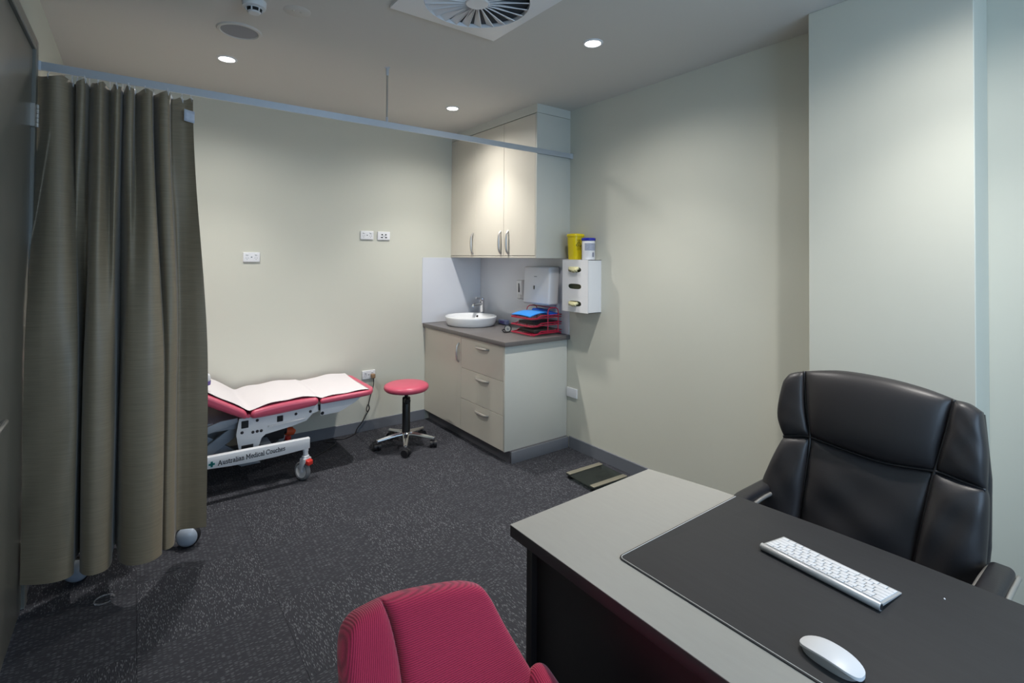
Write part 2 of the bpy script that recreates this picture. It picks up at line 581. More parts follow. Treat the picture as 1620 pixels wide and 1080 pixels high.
# air diffuser
vx, vy, vs = -1.574, -2.350, 0.30
t = thing('air_diffuser', 'square white ceiling air vent with a swirl of radial blades', 'air vent', (vx, vy, H))
bm = mb()
N = 64; R = .245
inn, out, inn2, out2 = [], [], [], []
for k in range(N):
    a = 2 * PI * k / N
    c, s = math.cos(a), math.sin(a); q = vs / max(abs(c), abs(s))
    for arr, rr, z in ((inn, R, -.022), (out, q, -.014), (inn2, R, -.003), (out2, q, -.001)):
        arr.append(bm.verts.new((vx + rr * c, vy + rr * s, H + z)))
for k in range(N):
    k2 = (k + 1) % N
    bm.faces.new((inn[k], out[k], out[k2], inn[k2]))
    bm.faces.new((out[k], out2[k], out2[k2], out[k2]))
    bm.faces.new((inn[k2], inn2[k2], inn2[k], inn[k]))
bmesh.ops.recalc_face_normals(bm, faces=bm.faces)
obj('face_plate', bm, M['white'], t, 30)
bm = mb(); add_lathe(bm, [(0, -.002), (R, -.002)], (vx, vy, H), 48); obj('backing', bm, M['ventin'], t)
bm = mb(); add_lathe(bm, [(0, -.024), (.05, -.024), (.055, -.02), (.055, -.004)], (vx, vy, H), 32); obj('hub', bm, M['white'], t)
NB = 24
for k in range(NB):
    a = 2 * PI * (k + .5) / NB
    bm = mb()
    c, s = math.cos(a), math.sin(a)
    pts = []
    for r_, w_ in ((.053, .006), (.243, .034)):
        for side, z in ((0, -.021), (1, -.005)):
            off = side * w_ * 1.1
            pts.append(Vector((vx + r_ * c - off * s, vy + r_ * s + off * c, H + z)))
    th = Vector((0, 0, .003)) + Vector((s, -c, 0)) * .003
    add_prism(bm, [pts[0], pts[1], pts[3], pts[2]], th)
    obj('blade', bm, M['white'], t)

# speaker, smoke detector, cover plate
t = thing('ceiling_speaker', 'round grey ceiling speaker with a fine mesh grille', 'speaker', (-2.40, -1.30, H))
bm = mb(); add_lathe(bm, [(.088, -.003), (.093, -.009), (.104, -.007), (.109, 0)], (-2.40, -1.30, H), 40); obj('rim', bm, M['ceil'], t)
bm = mb(); add_lathe(bm, [(0, -.004), (.089, -.004)], (-2.40, -1.30, H), 40); obj('grille', bm, M['grille'], t)
t = thing('smoke_detector', 'white dome smoke detector beside the blank ceiling plate', 'smoke detector', (-2.395, -1.69, H))
c = (-2.395, -1.69, H)
bm = mb(); add_lathe(bm, [(.052, 0), (.052, -.012), (.05, -.03), (.036, -.034), (.036, -.037)], c, 32); obj('base', bm, M['offwhite'], t)
bm = mb(); add_lathe(bm, [(.033, -.034), (.031, -.05), (0, -.05)], c, 24); obj('vent_band', bm, M['dark'], t)
bm = mb(); add_lathe(bm, [(.0, -.056), (.024, -.056), (.03, -.05), (.03, -.047), (0, -.047)], c, 24)
for k in range(6):
    a = k * PI / 3
    add_tube(bm, [(c[0] + .033 * math.cos(a), c[1] + .033 * math.sin(a), H - .034), (c[0] + .031 * math.cos(a), c[1] + .031 * math.sin(a), H - .05)], .0035, 6)
obj('cap', bm, M['offwhite'], t)
t = thing('ceiling_cover_plate', 'flat round white blank plate flush on the ceiling beside the smoke detector', 'cover plate', (-2.21, -1.714, H))
bm = mb(); add_lathe(bm, [(0, -.0015), (.060, -.0015), (.063, 0)], (-2.21, -1.714, H), 40); obj('disc', bm, M['ceil'], t)
for dx in (-.018, .018):
    bm = mb(); add_lathe(bm, [(0, -.003), (.005, -.003), (.006, -.001)], (-2.21 + dx, -1.714, H), 12)
    obj('screw', bm, M['steel'], t)

# ------------------------------------------------------------------ curtain track
RA = Vector((-W, -1.240, 2.348)); RB = Vector((0, -1.337, 2.325))
RU = (RB - RA).normalized(); RN = Vector((RU.y, -RU.x, 0)).normalized()


def rail(x):
    return RA + (RB - RA) * ((x + W) / W)


t = thing('curtain_track', 'long aluminium curtain track spanning the room from door to right wall', 'curtain track', (-1.6, -1.289, 2.33))
bm = mb()
for h0, h1, a, b in ((.0, .038, -.007, .007),):
    ps = [RA + RN * a + Vector((0, 0, h0)), RA + RN * b + Vector((0, 0, h0)), RA + RN * b + Vector((0, 0, h1)), RA + RN * a + Vector((0, 0, h1))]
    add_prism(bm, [p + RU * .02 for p in ps], (RB - RA) - RU * .025, .0015)
obj('rail', bm, M['alu'], t)
for P, dd in ((RA, 1), (RB, -1)):
    bm = mb()
    ps = [P + RN * a + Vector((0, 0, h)) for a, h in ((-.0085, -.002), (.0085, -.002), (.0085, .040), (-.0085, .040))]
    add_prism(bm, ps, RU * dd * .028, .001)
    obj('end_bracket', bm, M['alu'], t)
P = rail(-1.565)
bm = mb(); add_tube(bm, [P + Vector((0, 0, .06)), (P.x, P.y, H - .05)], .006, 10); obj('drop_rod', bm, M['steel'], t)
bm = mb()
add_lathe(bm, [(0, .038), (.008, .038), (.008, .065), (.005, .07)], P, 12); obj('rod_foot', bm, M['alu'], t)
bm = mb()
add_lathe(bm, [(0, 0), (.018, 0), (.018, -.003), (.010, -.006), (.009, -.05), (.005, -.052)], (P.x, P.y, H), 16); obj('rod_cap', bm, M['alu'], t)

# ------------------------------------------------------------------ curtain
bot = [(-3.19, -1.40), (-3.13, -1.435), (-3.06, -1.455), (-3.022, -1.435), (-3.026, -1.33), (-3.012, -1.24), (-3.000, -1.33), (-2.998, -1.43),
       (-2.965, -1.487), (-2.915, -1.485), (-2.893, -1.43), (-2.892, -1.33), (-2.882, -1.25), (-2.872, -1.33), (-2.862, -1.44), (-2.820, -1.505),
       (-2.755, -1.520), (-2.713, -1.485), (-2.708, -1.435), (-2.690, -1.452), (-2.662, -1.425), (-2.652, -1.34), (-2.640, -1.285), (-2.60, -1.292), (-2.555, -1.315), (-2.519, -1.328)]
top = [(-3.19, .020), (-3.135, -.045), (-3.085, -.030), (-3.062, .035), (-3.048, -.035), (-3.024, -.045), (-3.010, .030), (-2.990, -.030),
       (-2.962, -.055), (-2.935, .030), (-2.915, -.045), (-2.895, -.040), (-2.885, .035), (-2.870, -.045), (-2.845, -.045), (-2.838, .030),
       (-2.810, -.040), (-2.775, -.050), (-2.765, .030), (-2.740, -.050), (-2.705, -.055), (-2.695, .020), (-2.685, .020), (-2.655, .012), (-2.63, .006), (-2.603, -.012)]
top = [(x, -1.243 - .03 * (x + W) + d * 1.2) for x, d in top]
NU, NV = 300, 70
cb, ct = catmull(bot, NU), catmull(top, NU)


def curt(u, v):
    i = int(round(u * NU))
    zt = 2.326 - .012 * abs(math.sin(i * .16))
    w = smooth(0.0, 0.62, v) * .85 + .15 * v
    x = ct[i][0] * (1 - w) + cb[i][0] * w
    y = ct[i][1] * (1 - w) + cb[i][1] * w
    z = zt * (1 - v) + .150 * v
    k = math.sin(PI * v)
    y += .006 * k * math.sin(i * .11 + 9 * v) + .004 * math.sin(23 * v + i * .05) * k
    x += .004 * k * math.sin(7 * v + i * .07)
    if u < .12:                                        # flared left panel with shallow creases
        y += .007 * math.sin(34 * v + 30 * u) * smooth(.5, .8, v) * math.sin(PI * min(1, u / .12))
    return Vector((x, y, z))


t = thing('privacy_curtain', 'long olive satin curtain gathered at the left beside the grey door', 'curtain', (-2.85, -1.35, .15))
bm = mb(); add_grid(bm, curt, NU, NV); obj('drape', bm, M['curtain'], t, 180, solid=.003)
bm = mb()                                             # stitched hem fold
add_grid(bm, lambda u, v: curt(u, .974 + .025 * v) + Vector((0, -.0025, 0)), NU, 2)
obj('hem', bm, M['curtain'], t, 180, solid=.001)
bm = mb()
add_grid(bm, lambda u, v: curt(u, .001 + .012 * v) + Vector((0, -.004, 0)), NU, 1)
obj('header_tape', bm, M['curtain'], t, 180, solid=.002)
for k, u in enumerate([.03, .10, .15, .20, .24, .30, .36, .41, .47, .53, .58, .65, .72, .79, .85, .93, .985]):
    p = curt(u, 0.004); r = rail(p.x)
    bm = mb()
    add_tube(bm, [r + Vector((0, 0, -.001)), r + Vector((0, -.002, -.008)), (p.x, p.y, p.z + .022), (p.x, p.y - .005, p.z + .006), (p.x + .004, p.y - .007, p.z - .012), (p.x + .006, p.y - .006, p.z + .01)], .0022, 5)
    obj('hook', bm, M['white'], t)
bm = mb()
p0 = curt(.93, .035)
add_grid(bm, lambda u, v: Vector((-2.640 + .045 * u, -1.277 - .012 + .004 * math.sin(3 * u), 2.262 - .06 * v - .008 * u)), 3, 3)
obj('care_tag', bm, M['tag'], t, solid=.001)

# curtain hook lying on the floor
bm = mb()
add_tube(bm, [(-2.914 + .035 * math.cos(a), -1.445 + .026 * math.sin(a), .006 + .005 * math.sin(a)) for a in [2 * PI * k / 20 * .9 for k in range(20)]], .0035, 6)
tag(obj('curtain_ring', bm, M['clear']), 'small clear plastic curtain ring lying on the dark carpet', 'curtain ring')

# ------------------------------------------------------------------ wheeled stand behind the curtain
def hooded_castor(parent, x, y, ang):
    g = Matrix.Rotation(ang, 4, 'Z'); o = Vector((x, y, 0))
    bm = mb(); add_lathe(bm, [(0, -.02), (.05, -.02), (.056, -.012), (.056, .012), (.05, .02), (0, .02)], (0, 0, .056), 28, 'y')
    bmesh.ops.transform(bm, matrix=Matrix.Translation(o) @ g, verts=bm.verts)
    w = obj('wheel', bm, M['brubber'], parent)
    bm = mb()
    add_lathe(bm, [(.0, -.052), (.022, -.049), (.040, -.038), (.050, -.024), (.051, -.021)], (0, 0, .058), 28, 'y')
    add_lathe(bm, [(.0, .052), (.022, .049), (.040, .038), (.050, .024), (.051, .021)], (0, 0, .058), 28, 'y')
    bmesh.ops.transform(bm, matrix=Matrix.Translation(o) @ g, verts=bm.verts)
    obj('hub_cover', bm, M['palehood'], w)


sx_, sy_ = -2.81, -1.02
t = thing('wheeled_stand', 'pale stand on round hooded castors, mostly hidden behind the olive curtain', 'stand', (sx_, sy_, 0))
for cx_, cy_, a in ((-2.583, -1.165, -.42), (-3.02, -1.20, -.3), (-2.62, -.86, 1.2), (-3.02, -.86, -.9)):
    hooded_castor(t, cx_, cy_, a)
    bm = mb(); add_tube(bm, [(sx_, sy_, .16), ((sx_ + cx_) / 2, (sy_ + cy_) / 2, .145), (cx_, cy_, .118)], [.02, .018, .014], 8)
    obj('arm', bm, M['couchg'], t)
bm = mb(); add_tube(bm, [(sx_, sy_, .14), (sx_, sy_, .95)], .018, 12); obj('post', bm, M['couchg'], t)
bm = mb(); add_box(bm, sx_ - .14, sx_ + .14, sy_ - .1, sy_ + .1, .95, .975, .008); obj('shelf', bm, M['couchg'], t)

# ------------------------------------------------------------------ examination couch
t = thing('examination_couch', 'raspberry vinyl medical couch on a white wheeled frame along the back wall', 'couch', (-2.2, -.43, 0))
YN, YFAR = -.72, -.095
YC, YH = (YN + YFAR) / 2, (YFAR - YN) / 2


def crown(x, x0, x1):
    s = (x - x0) / (x1 - x0) * 2 - 1
    return 1 - abs(s) ** 2.4


def pad(name, x0, x1, th, base, cr, r, yround=0.0, end=None):
    cx, hx = (x0 + x1) / 2, (x1 - x0) / 2

    def fn(q):
        x = q.x + cx
        y = q.y
        if end == 'foot':
            k = max(0, (q.x / hx - .45) / .55)
            y *= 1 - .36 * k ** 4.0
        if end == 'head':
            k = max(0, (-q.x / hx - .5) / .5)
            y *= 1 - .3 * k ** 3
        z = base(x) + q.z + (cr * crown(x, x0, x1) * (1 - .5 * (q.y / YH) ** 2) if q.z > 0 else -.25 * cr * crown(x, x0, x1))
        return Vector((x, YC + y, z))
    bm = mb(); rounded_box(bm, (hx, YH, th / 2), r, 14, 4, fn)
    return obj(name, bm, M['vinyl'], t, 60)


def base_head(x): return .498 + (-2.252 - x) * .58
def base_seat(x): return .498 + (x + 2.225) * .052
def base_foot(x): return .514 + (x + 1.78) * .022
UP_OFF = Vector((.024, .06, -.016))          # upper part sits nearer the wall than the base beams
pad('head_pad', -3.02, -2.252, .058, base_head, .022, .026, end='head')
pad('seat_pad', -2.232, -1.802, .052, base_seat, .022, .025)
pad('foot_pad', -1.790, -1.372, .036, base_foot, .006, .016, end='foot')
bm = mb(); add_lathe(bm, [(0, -.29), (.012, -.29), (.012, .29), (0, .29)], (-2.243, YC, .492), 12, 'y'); obj('crease_strip', bm, M['vinyl'], t)


def ztop(x):
    if x < -2.262: return base_head(x) + .029 + .022 * crown(x, -3.02, -2.252)
    if x < -2.222:
        f = (x + 2.262) / .04
        a = base_head(-2.262) + .029 + .022 * crown(-2.262, -3.02, -2.252); b = base_seat(-2.222) + .026 + .022 * crown(-2.222, -2.232, -1.802)
        return a * (1 - f) + b * f - .006 * math.sin(PI * f)
    if x < -1.812: return base_seat(x) + .026 + .022 * crown(x, -2.232, -1.802)
    if x < -1.782:
        f = (x + 1.812) / .03
        a = base_seat(-1.812) + .026 + .022 * crown(-1.812, -2.232, -1.802); b = base_foot(-1.782) + .018
        return a * (1 - f) + b * f
    return base_foot(x) + .018 + .006 * crown(x, -1.79, -1.372)


def paperfn(u, v):
    x = -2.78 + (2.78 - 1.418) * u
    y = -.700 + .590 * v
    if u > .999: x -= .03 * (1 - v)
    e = abs(v - .5) * 2
    z = ztop(x) + .006 + .003 * math.sin(31 * x + 3 * y) * e + .012 * max(0, v - .72) / .28 * max(0, math.sin(8.7 * (x + 2.46)))
    return Vector((x, y, z))


bm = mb(); add_grid(bm, paperfn, 110, 16)
tag(obj('paper_sheet', bm, M['paper'], None, 180, solid=.0015), 'white disposable paper sheet laid along the raspberry couch', 'paper sheet')


# frame
def plate(name, pts, yv, th, material, parent=t, bev=.002):
    bm = mb(); add_prism(bm, [Vector((p[0], yv, p[1])) for p in pts], (0, th, 0), bev)
    return obj(name, bm, material, parent)


side = [(-2.295, .281), (-2.311, .377), (-2.295, .478), (-1.80, .500), (-1.795, .441), (-1.834, .432), (-1.876, .39), (-1.974, .369), (-2.09, .354), (-2.136, .348), (-2.16, .329), (-2.179, .274)]
sp = plate('side_plate', side, -.68, .012, M['couchw'])
plate('side_plate', side, -.18, .012, M['couchw'])
for (x, z, w, h) in ((-2.261, .437, .021, .024), (-2.048, .436, .019, .02), (-2.245, .290, .035, .012)):
    bm = mb(); add_box(bm, x - w, x + w, -.684, -.679, z - h, z + h, .002, 1)
    obj('black_insert', bm, M['black'], sp)
for x, z in ((-2.188, .45), (-2.277, .386), (-2.213, .377), (-2.187, .378), (-2.163, .377), (-1.946, .449), (-1.85, .449)):
    bm = mb(); add_lathe(bm, [(0, -.006), (.005, -.007), (.008, -.005), (.010, 0)], (x, -.68, z), 12, 'y'); obj('bolt', bm, M['darkmetal'], sp)
bm = mb(); add_tube(bm, [(-2.12, -.68, .398), (-2.116, -.695, .400), (-2.10, -.70, .402), (-1.91, -.70, .412), (-1.893, -.695, .412), (-1.89, -.68, .412)], .006, 8)
obj('side_rail', bm, M['couchw'], sp)
plate('foot_bracket', [(-1.78, .497), (-1.47, .503), (-1.528, .462), (-1.609, .424), (-1.649, .408), (-1.779, .406)], -.675, .010, M['couchw'])
plate('foot_bracket', [(-1.78, .497), (-1.47, .503), (-1.528, .462), (-1.609, .424), (-1.649, .408), (-1.779, .406)], -.125, .010, M['couchw'])
bm = mb(); add_lathe(bm, [(0, -.006), (.009, -.006), (.012, 0)], (-1.766, -.675, .421), 14, 'y'); obj('bolt', bm, M['darkmetal'], t)
for y in (-.66, -.22):
    box_obj('hinge_block', (-1.83, -1.77, y, y + .03, .44, .475), M['black'], t, .004)
# head frame
plate('head_strut', [(-2.95, .30), (-2.90, .30), (-2.30, .45), (-2.30, .48), (-2.40, .475)], -.66, .02, M['couchg'])
plate('head_strut', [(-2.95, .30), (-2.90, .30), (-2.30, .45), (-2.30, .48), (-2.40, .475)], -.20, .02, M['couchg'])
bm = mb(); add_box(bm, -2.62, -2.28, -.62, -.22, .40, .46, .006); obj('seat_carriage', bm, M['couchg'], t)
bm = mb(); add_box(bm, -2.21, -1.86, -.60, -.25, .44, .478, .006); obj('seat_tray', bm, M['couchg'], t)
for xa_, xb_, yv in (((-2.75, -2.62), (-2.16, -2.28), -.55), ((-2.75, -2.62), (-2.16, -2.28), -.32), ((-2.25, -2.13), (-2.55, -2.66), -.50)):
    bm = mb(); add_prism(bm, [(xa_[0], yv, .10), (xa_[1], yv, .10), (xb_[0], yv, .42), (xb_[1], yv, .42)], (0, .03, 0), .003)
    obj('scissor_arm', bm, M['couchg'], t)
bm = mb(); add_box(bm, -2.12, -1.98, -.52, -.38, .24, .40, .012); add_tube(bm, [(-2.05, -.45, .30), (-1.96, -.45, .30)], .05, 16); obj('motor', bm, M['darkmetal'], t)
bm = mb(); add_tube(bm, [(-1.965, -.45, .27), (-1.92, -.45, .262), (-1.90, -.45, .25)], [.028, .03, .02], 14); obj('motor_cap', bm, M['orange'], t)

for ch in list(t.children):
    ch.location = Vector(ch.location) + UP_OFF
bpy.data.objects['paper_sheet'].location = UP_OFF
# base beams
for yv, nm in ((-.735, 1), (-.165, 0)):
    bm = mb()
    tp = [(-3.05, .275), (-2.75, .286), (-2.462, .292), (-2.20, .2905), (-1.857, .287)]
    bt = [(-1.857, .219), (-2.06, .209), (-2.20, .207), (-2.33, .211), (-2.462, .221), (-2.75, .225), (-3.05, .225)]
    add_prism(bm, [Vector((x, yv, z)) for x, z in tp + bt], (0, .04, 0), .004)
    beam = obj('base_beam', bm, M['couchw'], t)
    if nm:
        near_beam = beam
        bm = mb(); add_box(bm, -1.8575, -1.853, -.733, -.697, .221, .285, .001, 1); obj('beam_cap', bm, M['darkmetal'], beam)
box_obj('cross_member', (-2.72, -2.64, -.70, -.16, .10, .17), M['couchg'], t, .006)
box_obj('cross_member', (-2.14, -2.07, -.70, -.16, .215, .26), M['couchg'], t, .006)
for y in (-.70, -.20):
    box_obj('cross_bracket', (-2.70, -2.66, y, y + .04, .15, .23), M['couchg'], t, .004)


def arc(cx, cy, rx, ry, a0, a1, n=10):
    return [(cx + rx * math.cos(math.radians(a0 + (a1 - a0) * k / n)), cy + ry * math.sin(math.radians(a0 + (a1 - a0) * k / n))) for k in range(n + 1)]


def bar(*p):
    return [(p[i], p[i + 1]) for i in range(0, len(p), 2)]


NARCH = [bar(.14, .45, .19, .56, .30, .66, .40, .64, .47, .52, .48, 0), bar(.36, 0, .60, 0)]
GLYPH = {
    'A': (.95, [bar(.06, 0, .43, 1), bar(.41, 1, .78, 0), bar(.2, .33, .64, .33), bar(-.06, 0, .2, 0), bar(.6, 0, .9, 0)]),
    'M': (1.14, [bar(.14, 0, .14, 1), bar(.14, 1, .5, .25), bar(.5, .25, .86, 1), bar(.88, 1, .88, 0), bar(0, 0, .28, 0), bar(.72, 0, 1.02, 0), bar(0, 1, .16, 1), bar(.86, 1, 1.02, 1)]),
    'C': (.90, [arc(.44, .5, .38, .5, 40, 320, 16), bar(.76, .72, .76, 1)]),
    'u': (.70, [bar(0, .65, .14, .65, .14, .2, .2, .06, .3, .02, .42, .08, .5, .2), bar(.38, .65, .5, .65, .5, 0, .64, 0)]),
    's': (.54, [bar(.43, .53, .38, .64, .26, .67, .12, .62, .09, .5, .16, .41, .36, .31, .44, .2, .40, .06, .26, 0, .1, .04, .05, .15)]),
    't': (.48, [bar(.17, .9, .17, .15, .22, .04, .31, .02, .43, .1), bar(.02, .65, .41, .65)]),
    'r': (.50, [bar(0, .65, .14, .65, .14, 0), bar(0, 0, .32, 0), bar(.14, .42, .22, .58, .32, .65, .44, .62)]),
    'a': (.63, [bar(.08, .55, .16, .65, .28, .67, .40, .6, .43, .5, .43, .05, .58, .0), bar(.43, .38, .22, .38, .09, .3, .07, .17, .13, .04, .24, .0, .36, .05, .43, .16)]),
    'l': (.33, [bar(0, 1, .14, 1, .14, 0), bar(0, 0, .28, 0)]),
    'i': (.33, [bar(0, .65, .14, .65, .14, 0), bar(0, 0, .28, 0), bar(.14, .85, .14, .97)]),
    'n': (.66, [bar(0, .65, .14, .65, .14, 0), bar(.02, 0, .27, 0)] + NARCH),
    'h': (.66, [bar(0, 1, .14, 1, .14, 0), bar(.02, 0, .27, 0)] + NARCH),
    'e': (.60, [bar(.07, .36, .50, .36, .48, .53, .38, .65, .28, .67, .15, .62, .07, .48, .06, .25, .12, .07, .26, 0, .40, .03, .50, .14)]),
    'd': (.68, [bar(.36, 1, .5, 1, .5, 0, .64, 0), bar(.5, .5, .40, .64, .28, .67, .14, .6, .06, .42, .06, .22, .13, .05, .26, 0, .40, .06, .5, .18)]),
    'c': (.56, [bar(.46, .5, .38, .64, .27, .67, .14, .6, .07, .45, .07, .22, .14, .06, .27, 0, .40, .04, .49, .15)]),
    'o': (.64, [arc(.29, .335, .24, .335, 0, 360, 16)]),
    ' ': (.36, []),
}


def slab_text(name, body, width, height, matrix, material, parent, hw=.082):
    """slab-serif lettering as flat printed strokes"""
    tot = sum(GLYPH[c][0] for c in body)
    bm = mb()
    x = 0.0
    for c in body:
        adv, strokes = GLYPH[c]
        for st_ in strokes:
            P = [Vector((p[0], p[1])) for p in st_]
            L, R = [], []
            for k, p in enumerate(P):
                d = (P[min(k + 1, len(P) - 1)] - P[max(k - 1, 0)]).normalized()
                nn = Vector((-d.y, d.x)) * hw
                for arr, q in ((L, p + nn), (R, p - nn)):
                    arr.append(bm.verts.new(matrix @ Vector(((x + q.x) / tot * width, q.y * height * .82, 0))))
            for k in range(len(P) - 1):
                bm.faces.new((L[k], L[k + 1], R[k + 1], R[k]))
        x += adv
    return obj(name, bm, material, parent, 0)


# lettering stands on the near face (facing -y): x right, z up
MX = Matrix(((1, 0, 0, -2.400), (0, 0, 1, -.7362), (.018, 1, 0, .2335), (0, 0, 0, 1)))
slab_text('lettering', 'Australian Medical Couches', .386, .034, MX, M['ink'], near_beam)
bm = mb()
cx_, cz_ = -2.434, .247
for dx, dz in ((.0145, .0045), (.0045, .0145)):
    for (a, b) in (((-1), (0)), ((0), (1))):
        pass
for q in ((-.017, -.004, -.006, .006), (.004, .017, -.006, .006), (-.006, .006, .004, .017), (-.006, .006, -.017, -.004), (-.0075, .0075, -.0075, .0075)):
    add_box(bm, cx_ + q[0], cx_ + q[1], -.7362, -.7350, cz_ + q[2], cz_ + q[3])
obj('logo_cross', bm, M['teal'], near_beam)


def castor(parent, x, y, ang, brake=True):
    r = .0625
    Mx = Matrix.Translation((x, y, 0)) @ Matrix.Rotation(ang, 4, 'Z')

    def fin(bm, nm, mt, par):
        bmesh.ops.transform(bm, matrix=Mx, verts=bm.verts)
        return obj(nm, bm, mt, par)
    bm = mb()
    add_lathe(bm, [(0, .222), (.019, .222), (.019, .20), (.016, .198), (.017, .172), (.024, .168), (.024, .150), (0, .15)], (0, 0, 0), 20)
    for s in (-1, 1):
        add_prism(bm, [(-.024, s * .021, .155), (.022, s * .021, .155), (.03, s * .021, .11), (.036, s * .021, .06), (.020, s * .021, .05), (-.004, s * .021, .10), (-.026, s * .021, .135)], (0, s * .006, 0), .001)
    add_box(bm, -.024, .022, -.024, .024, .145, .158, .003)
    f = fin(bm, 'castor_fork', M['couchw'], parent)
    bm = mb(); add_lathe(bm, [(.044, -.014), (.056, -.016), (.0625, -.010), (.0625, .010), (.056, .016), (.044, .014)], (.026, 0, r), 32, 'y')
    fin(bm, 'tyre', M['rubber'], f)
    bm = mb(); add_lathe(bm, [(0, -.015), (.010, -.017), (.012, -.012), (.03, -.010), (.045, -.0155), (.045, .0155), (.03, .010), (.012, .012), (.010, .017), (0, .015)], (.026, 0, r), 32, 'y')
    fin(bm, 'wheel_hub', M['white'], f)
    if brake:
        bm = mb()
        rounded_box(bm, (.02, .022, .016), .008, 2, 3, lambda q: Vector((q.x - .030, q.y, q.z + .132 + q.x * .3)))
        fin(bm, 'brake_pedal', M['redpl'], f)


castor(t, -1.880, -.715, math.radians(118))
castor(t, -1.89, -.15, 2.2)
castor(t, -2.98, -.70, .4)
castor(t, -2.98, -.15, .2)

# white thing at the head of the couch
t2 = thing('dispenser_bottle', 'small white rounded bottle with grey cap standing at the head of the couch', 'bottle', (-2.465, -.58, .63))
pz = ztop(-2.489) + .006
c = (-2.465, -.58, 0)
bm = mb(); add_lathe(bm, [(0, pz + .004), (.018, pz + .004), (.030, pz + .02), (.036, pz + .05), (.030, pz + .075), (.014, pz + .088), (0, pz + .09)], c, 24); obj('body', bm, M['white'], t2)
bm = mb(); add_lathe(bm, [(.0345, pz + .012), (.0352, pz + .016), (.0365, pz + .034), (.036, pz + .038)], c, 24); obj('band', bm, M['purple'], t2)
bm = mb(); add_lathe(bm, [(0, pz + .088), (.013, pz + .088), (.015, pz + .096), (.015, pz + .108), (.010, pz + .114), (0, pz + .114)], c, 20); obj('cap', bm, M['rubber'], t2)

# ------------------------------------------------------------------ stool
SX, SY = -1.057, -.53
t = thing('round_stool', 'raspberry round stool with black column and chrome five-arm base on castors', 'stool', (SX, SY, 0))
bm = mb(); add_lathe(bm, [(0, .447), (.13, .447), (.165, .450), (.176, .462), (.178, .475), (.174, .489), (.155, .499), (.10, .503), (0, .504)], (SX, SY, 0), 48); obj('seat', bm, M['vinyl'], t, 60)
bm = mb(); add_lathe(bm, [(0, .446), (.11, .446), (.11, .434), (.03, .430), (0, .430)], (SX, SY, 0), 28); obj('seat_plate', bm, M['black'], t)
bm = mb(); add_lathe(bm, [(.014, .12), (.014, .44)], (SX, SY, 0), 16); obj('piston', bm, M['black'], t)
bm = mb(); add_lathe(bm, [(0, .075), (.032, .075), (.032, .385), (.028, .392), (.014, .394)], (SX, SY, 0), 24); obj('column', bm, M['black'], t)
bm = mb()
add_lathe(bm, [(0, 0), (.022, 0), (.025, -.008), (.025, -.026), (.018, -.034), (0, -.034)], (SX - .012, SY - .026, .372), 18, 'y'); obj('knob', bm, M['black'], t)
bm = mb(); add_lathe(bm, [(0, .066), (.036, .066), (.040, .08), (.040, .108), (.034, .116), (.029, .116)], (SX, SY, 0), 24); obj('hub', bm, M['chrome'], t)
for k in range(5):
    a = math.radians(-116 + 72 * k)
    d = Vector((math.cos(a), math.sin(a), 0)); s = Vector((-d.y, d.x, 0))
    bm = mb()
    for sg in (-1, 1):
        add_tube(bm, [Vector((SX, SY, .100)) + d * .03 + s * sg * .018, Vector((SX, SY, .096)) + d * .08 + s * sg * .014, Vector((SX, SY, .082)) + d * .17 + s * sg * .009, Vector((SX, SY, .074)) + d * .228 + s * sg * .006], [.012, .012, .011, .010], 8)
    e = Vector((SX, SY, 0)) + d * .228
    add_lathe(bm, [(0, .085), (.011, .083), (.014, .074), (.013, .060), (0, .060)], e, 14)
    arm = obj('leg', bm, M['chrome'], t)
    ca = a + 1.0 + k * .9
    cdv = Vector((math.cos(ca), math.sin(ca), 0)); cs = Vector((-cdv.y, cdv.x, 0))
    bm = mb()
    for sg in (-1, 1):
        add_tube(bm, [e + cdv * .006 + cs * sg * .006 + Vector((0, 0, .029)), e + cdv * .006 + cs * sg * .026 + Vector((0, 0, .029))], .029, 20)
    add_lathe(bm, [(0, .062), (.008, .062), (.008, .03), (0, .03)], e, 10)
    add_tube(bm, [e + cdv * .006 - cs * .009 + Vector((0, 0, .034)), e + cdv * .006 + cs * .009 + Vector((0, 0, .034))], .022, 14)
    obj('castor', bm, M['brubber'], arm)

# ------------------------------------------------------------------ base cabinet, worktop, splashback
bd, blen, pf, pe, pb = .650, 1.3224, .626, 1.2878, .0856
t = thing('base_cabinet', 'cream floor cabinet with one door and three drawers under the grey worktop', 'cabinet', (-.3, -.65, 0))
box_obj('carcass', (-.606, -.003, -pe + .018, -.003, pb, .865), M['gap'], t)
box_obj('end_panel', (-pf, -.003, -pe, -pe + .017, pb, .865), M['carc'], t, .001)
box_obj('kickboard', (-.583, -.57, -pe - .012, -.014, 0, pb), M['kick'], t)
box_obj('kickboard', (-.583, -.014, -pe - .034, -pe - .022, 0, pb), M['base'], t, .001)
box_obj('kick_core', (-.57, -.014, -pe - .022, -.014, 0, pb), M['kick'], t)


def bow_handle(parent, a, b, out, r=.0055, bow=.024, wide=None, name='handle', material=None):
    a, b, out = Vector(a), Vector(b), Vector(out)
    pts = [a]
    for k in range(1, 10):
        f = k / 10
        pts.append(a.lerp(b, f) + out * bow * (1 - (2 * f - 1) ** 4) ** .8)
    pts.append(b)
    bm = mb(); add_tube(bm, pts, [r * (.8 + .5 * math.sin(PI * i / 10)) for i in range(11)], 8)
    return obj(name, bm, material or M['steel'], parent)


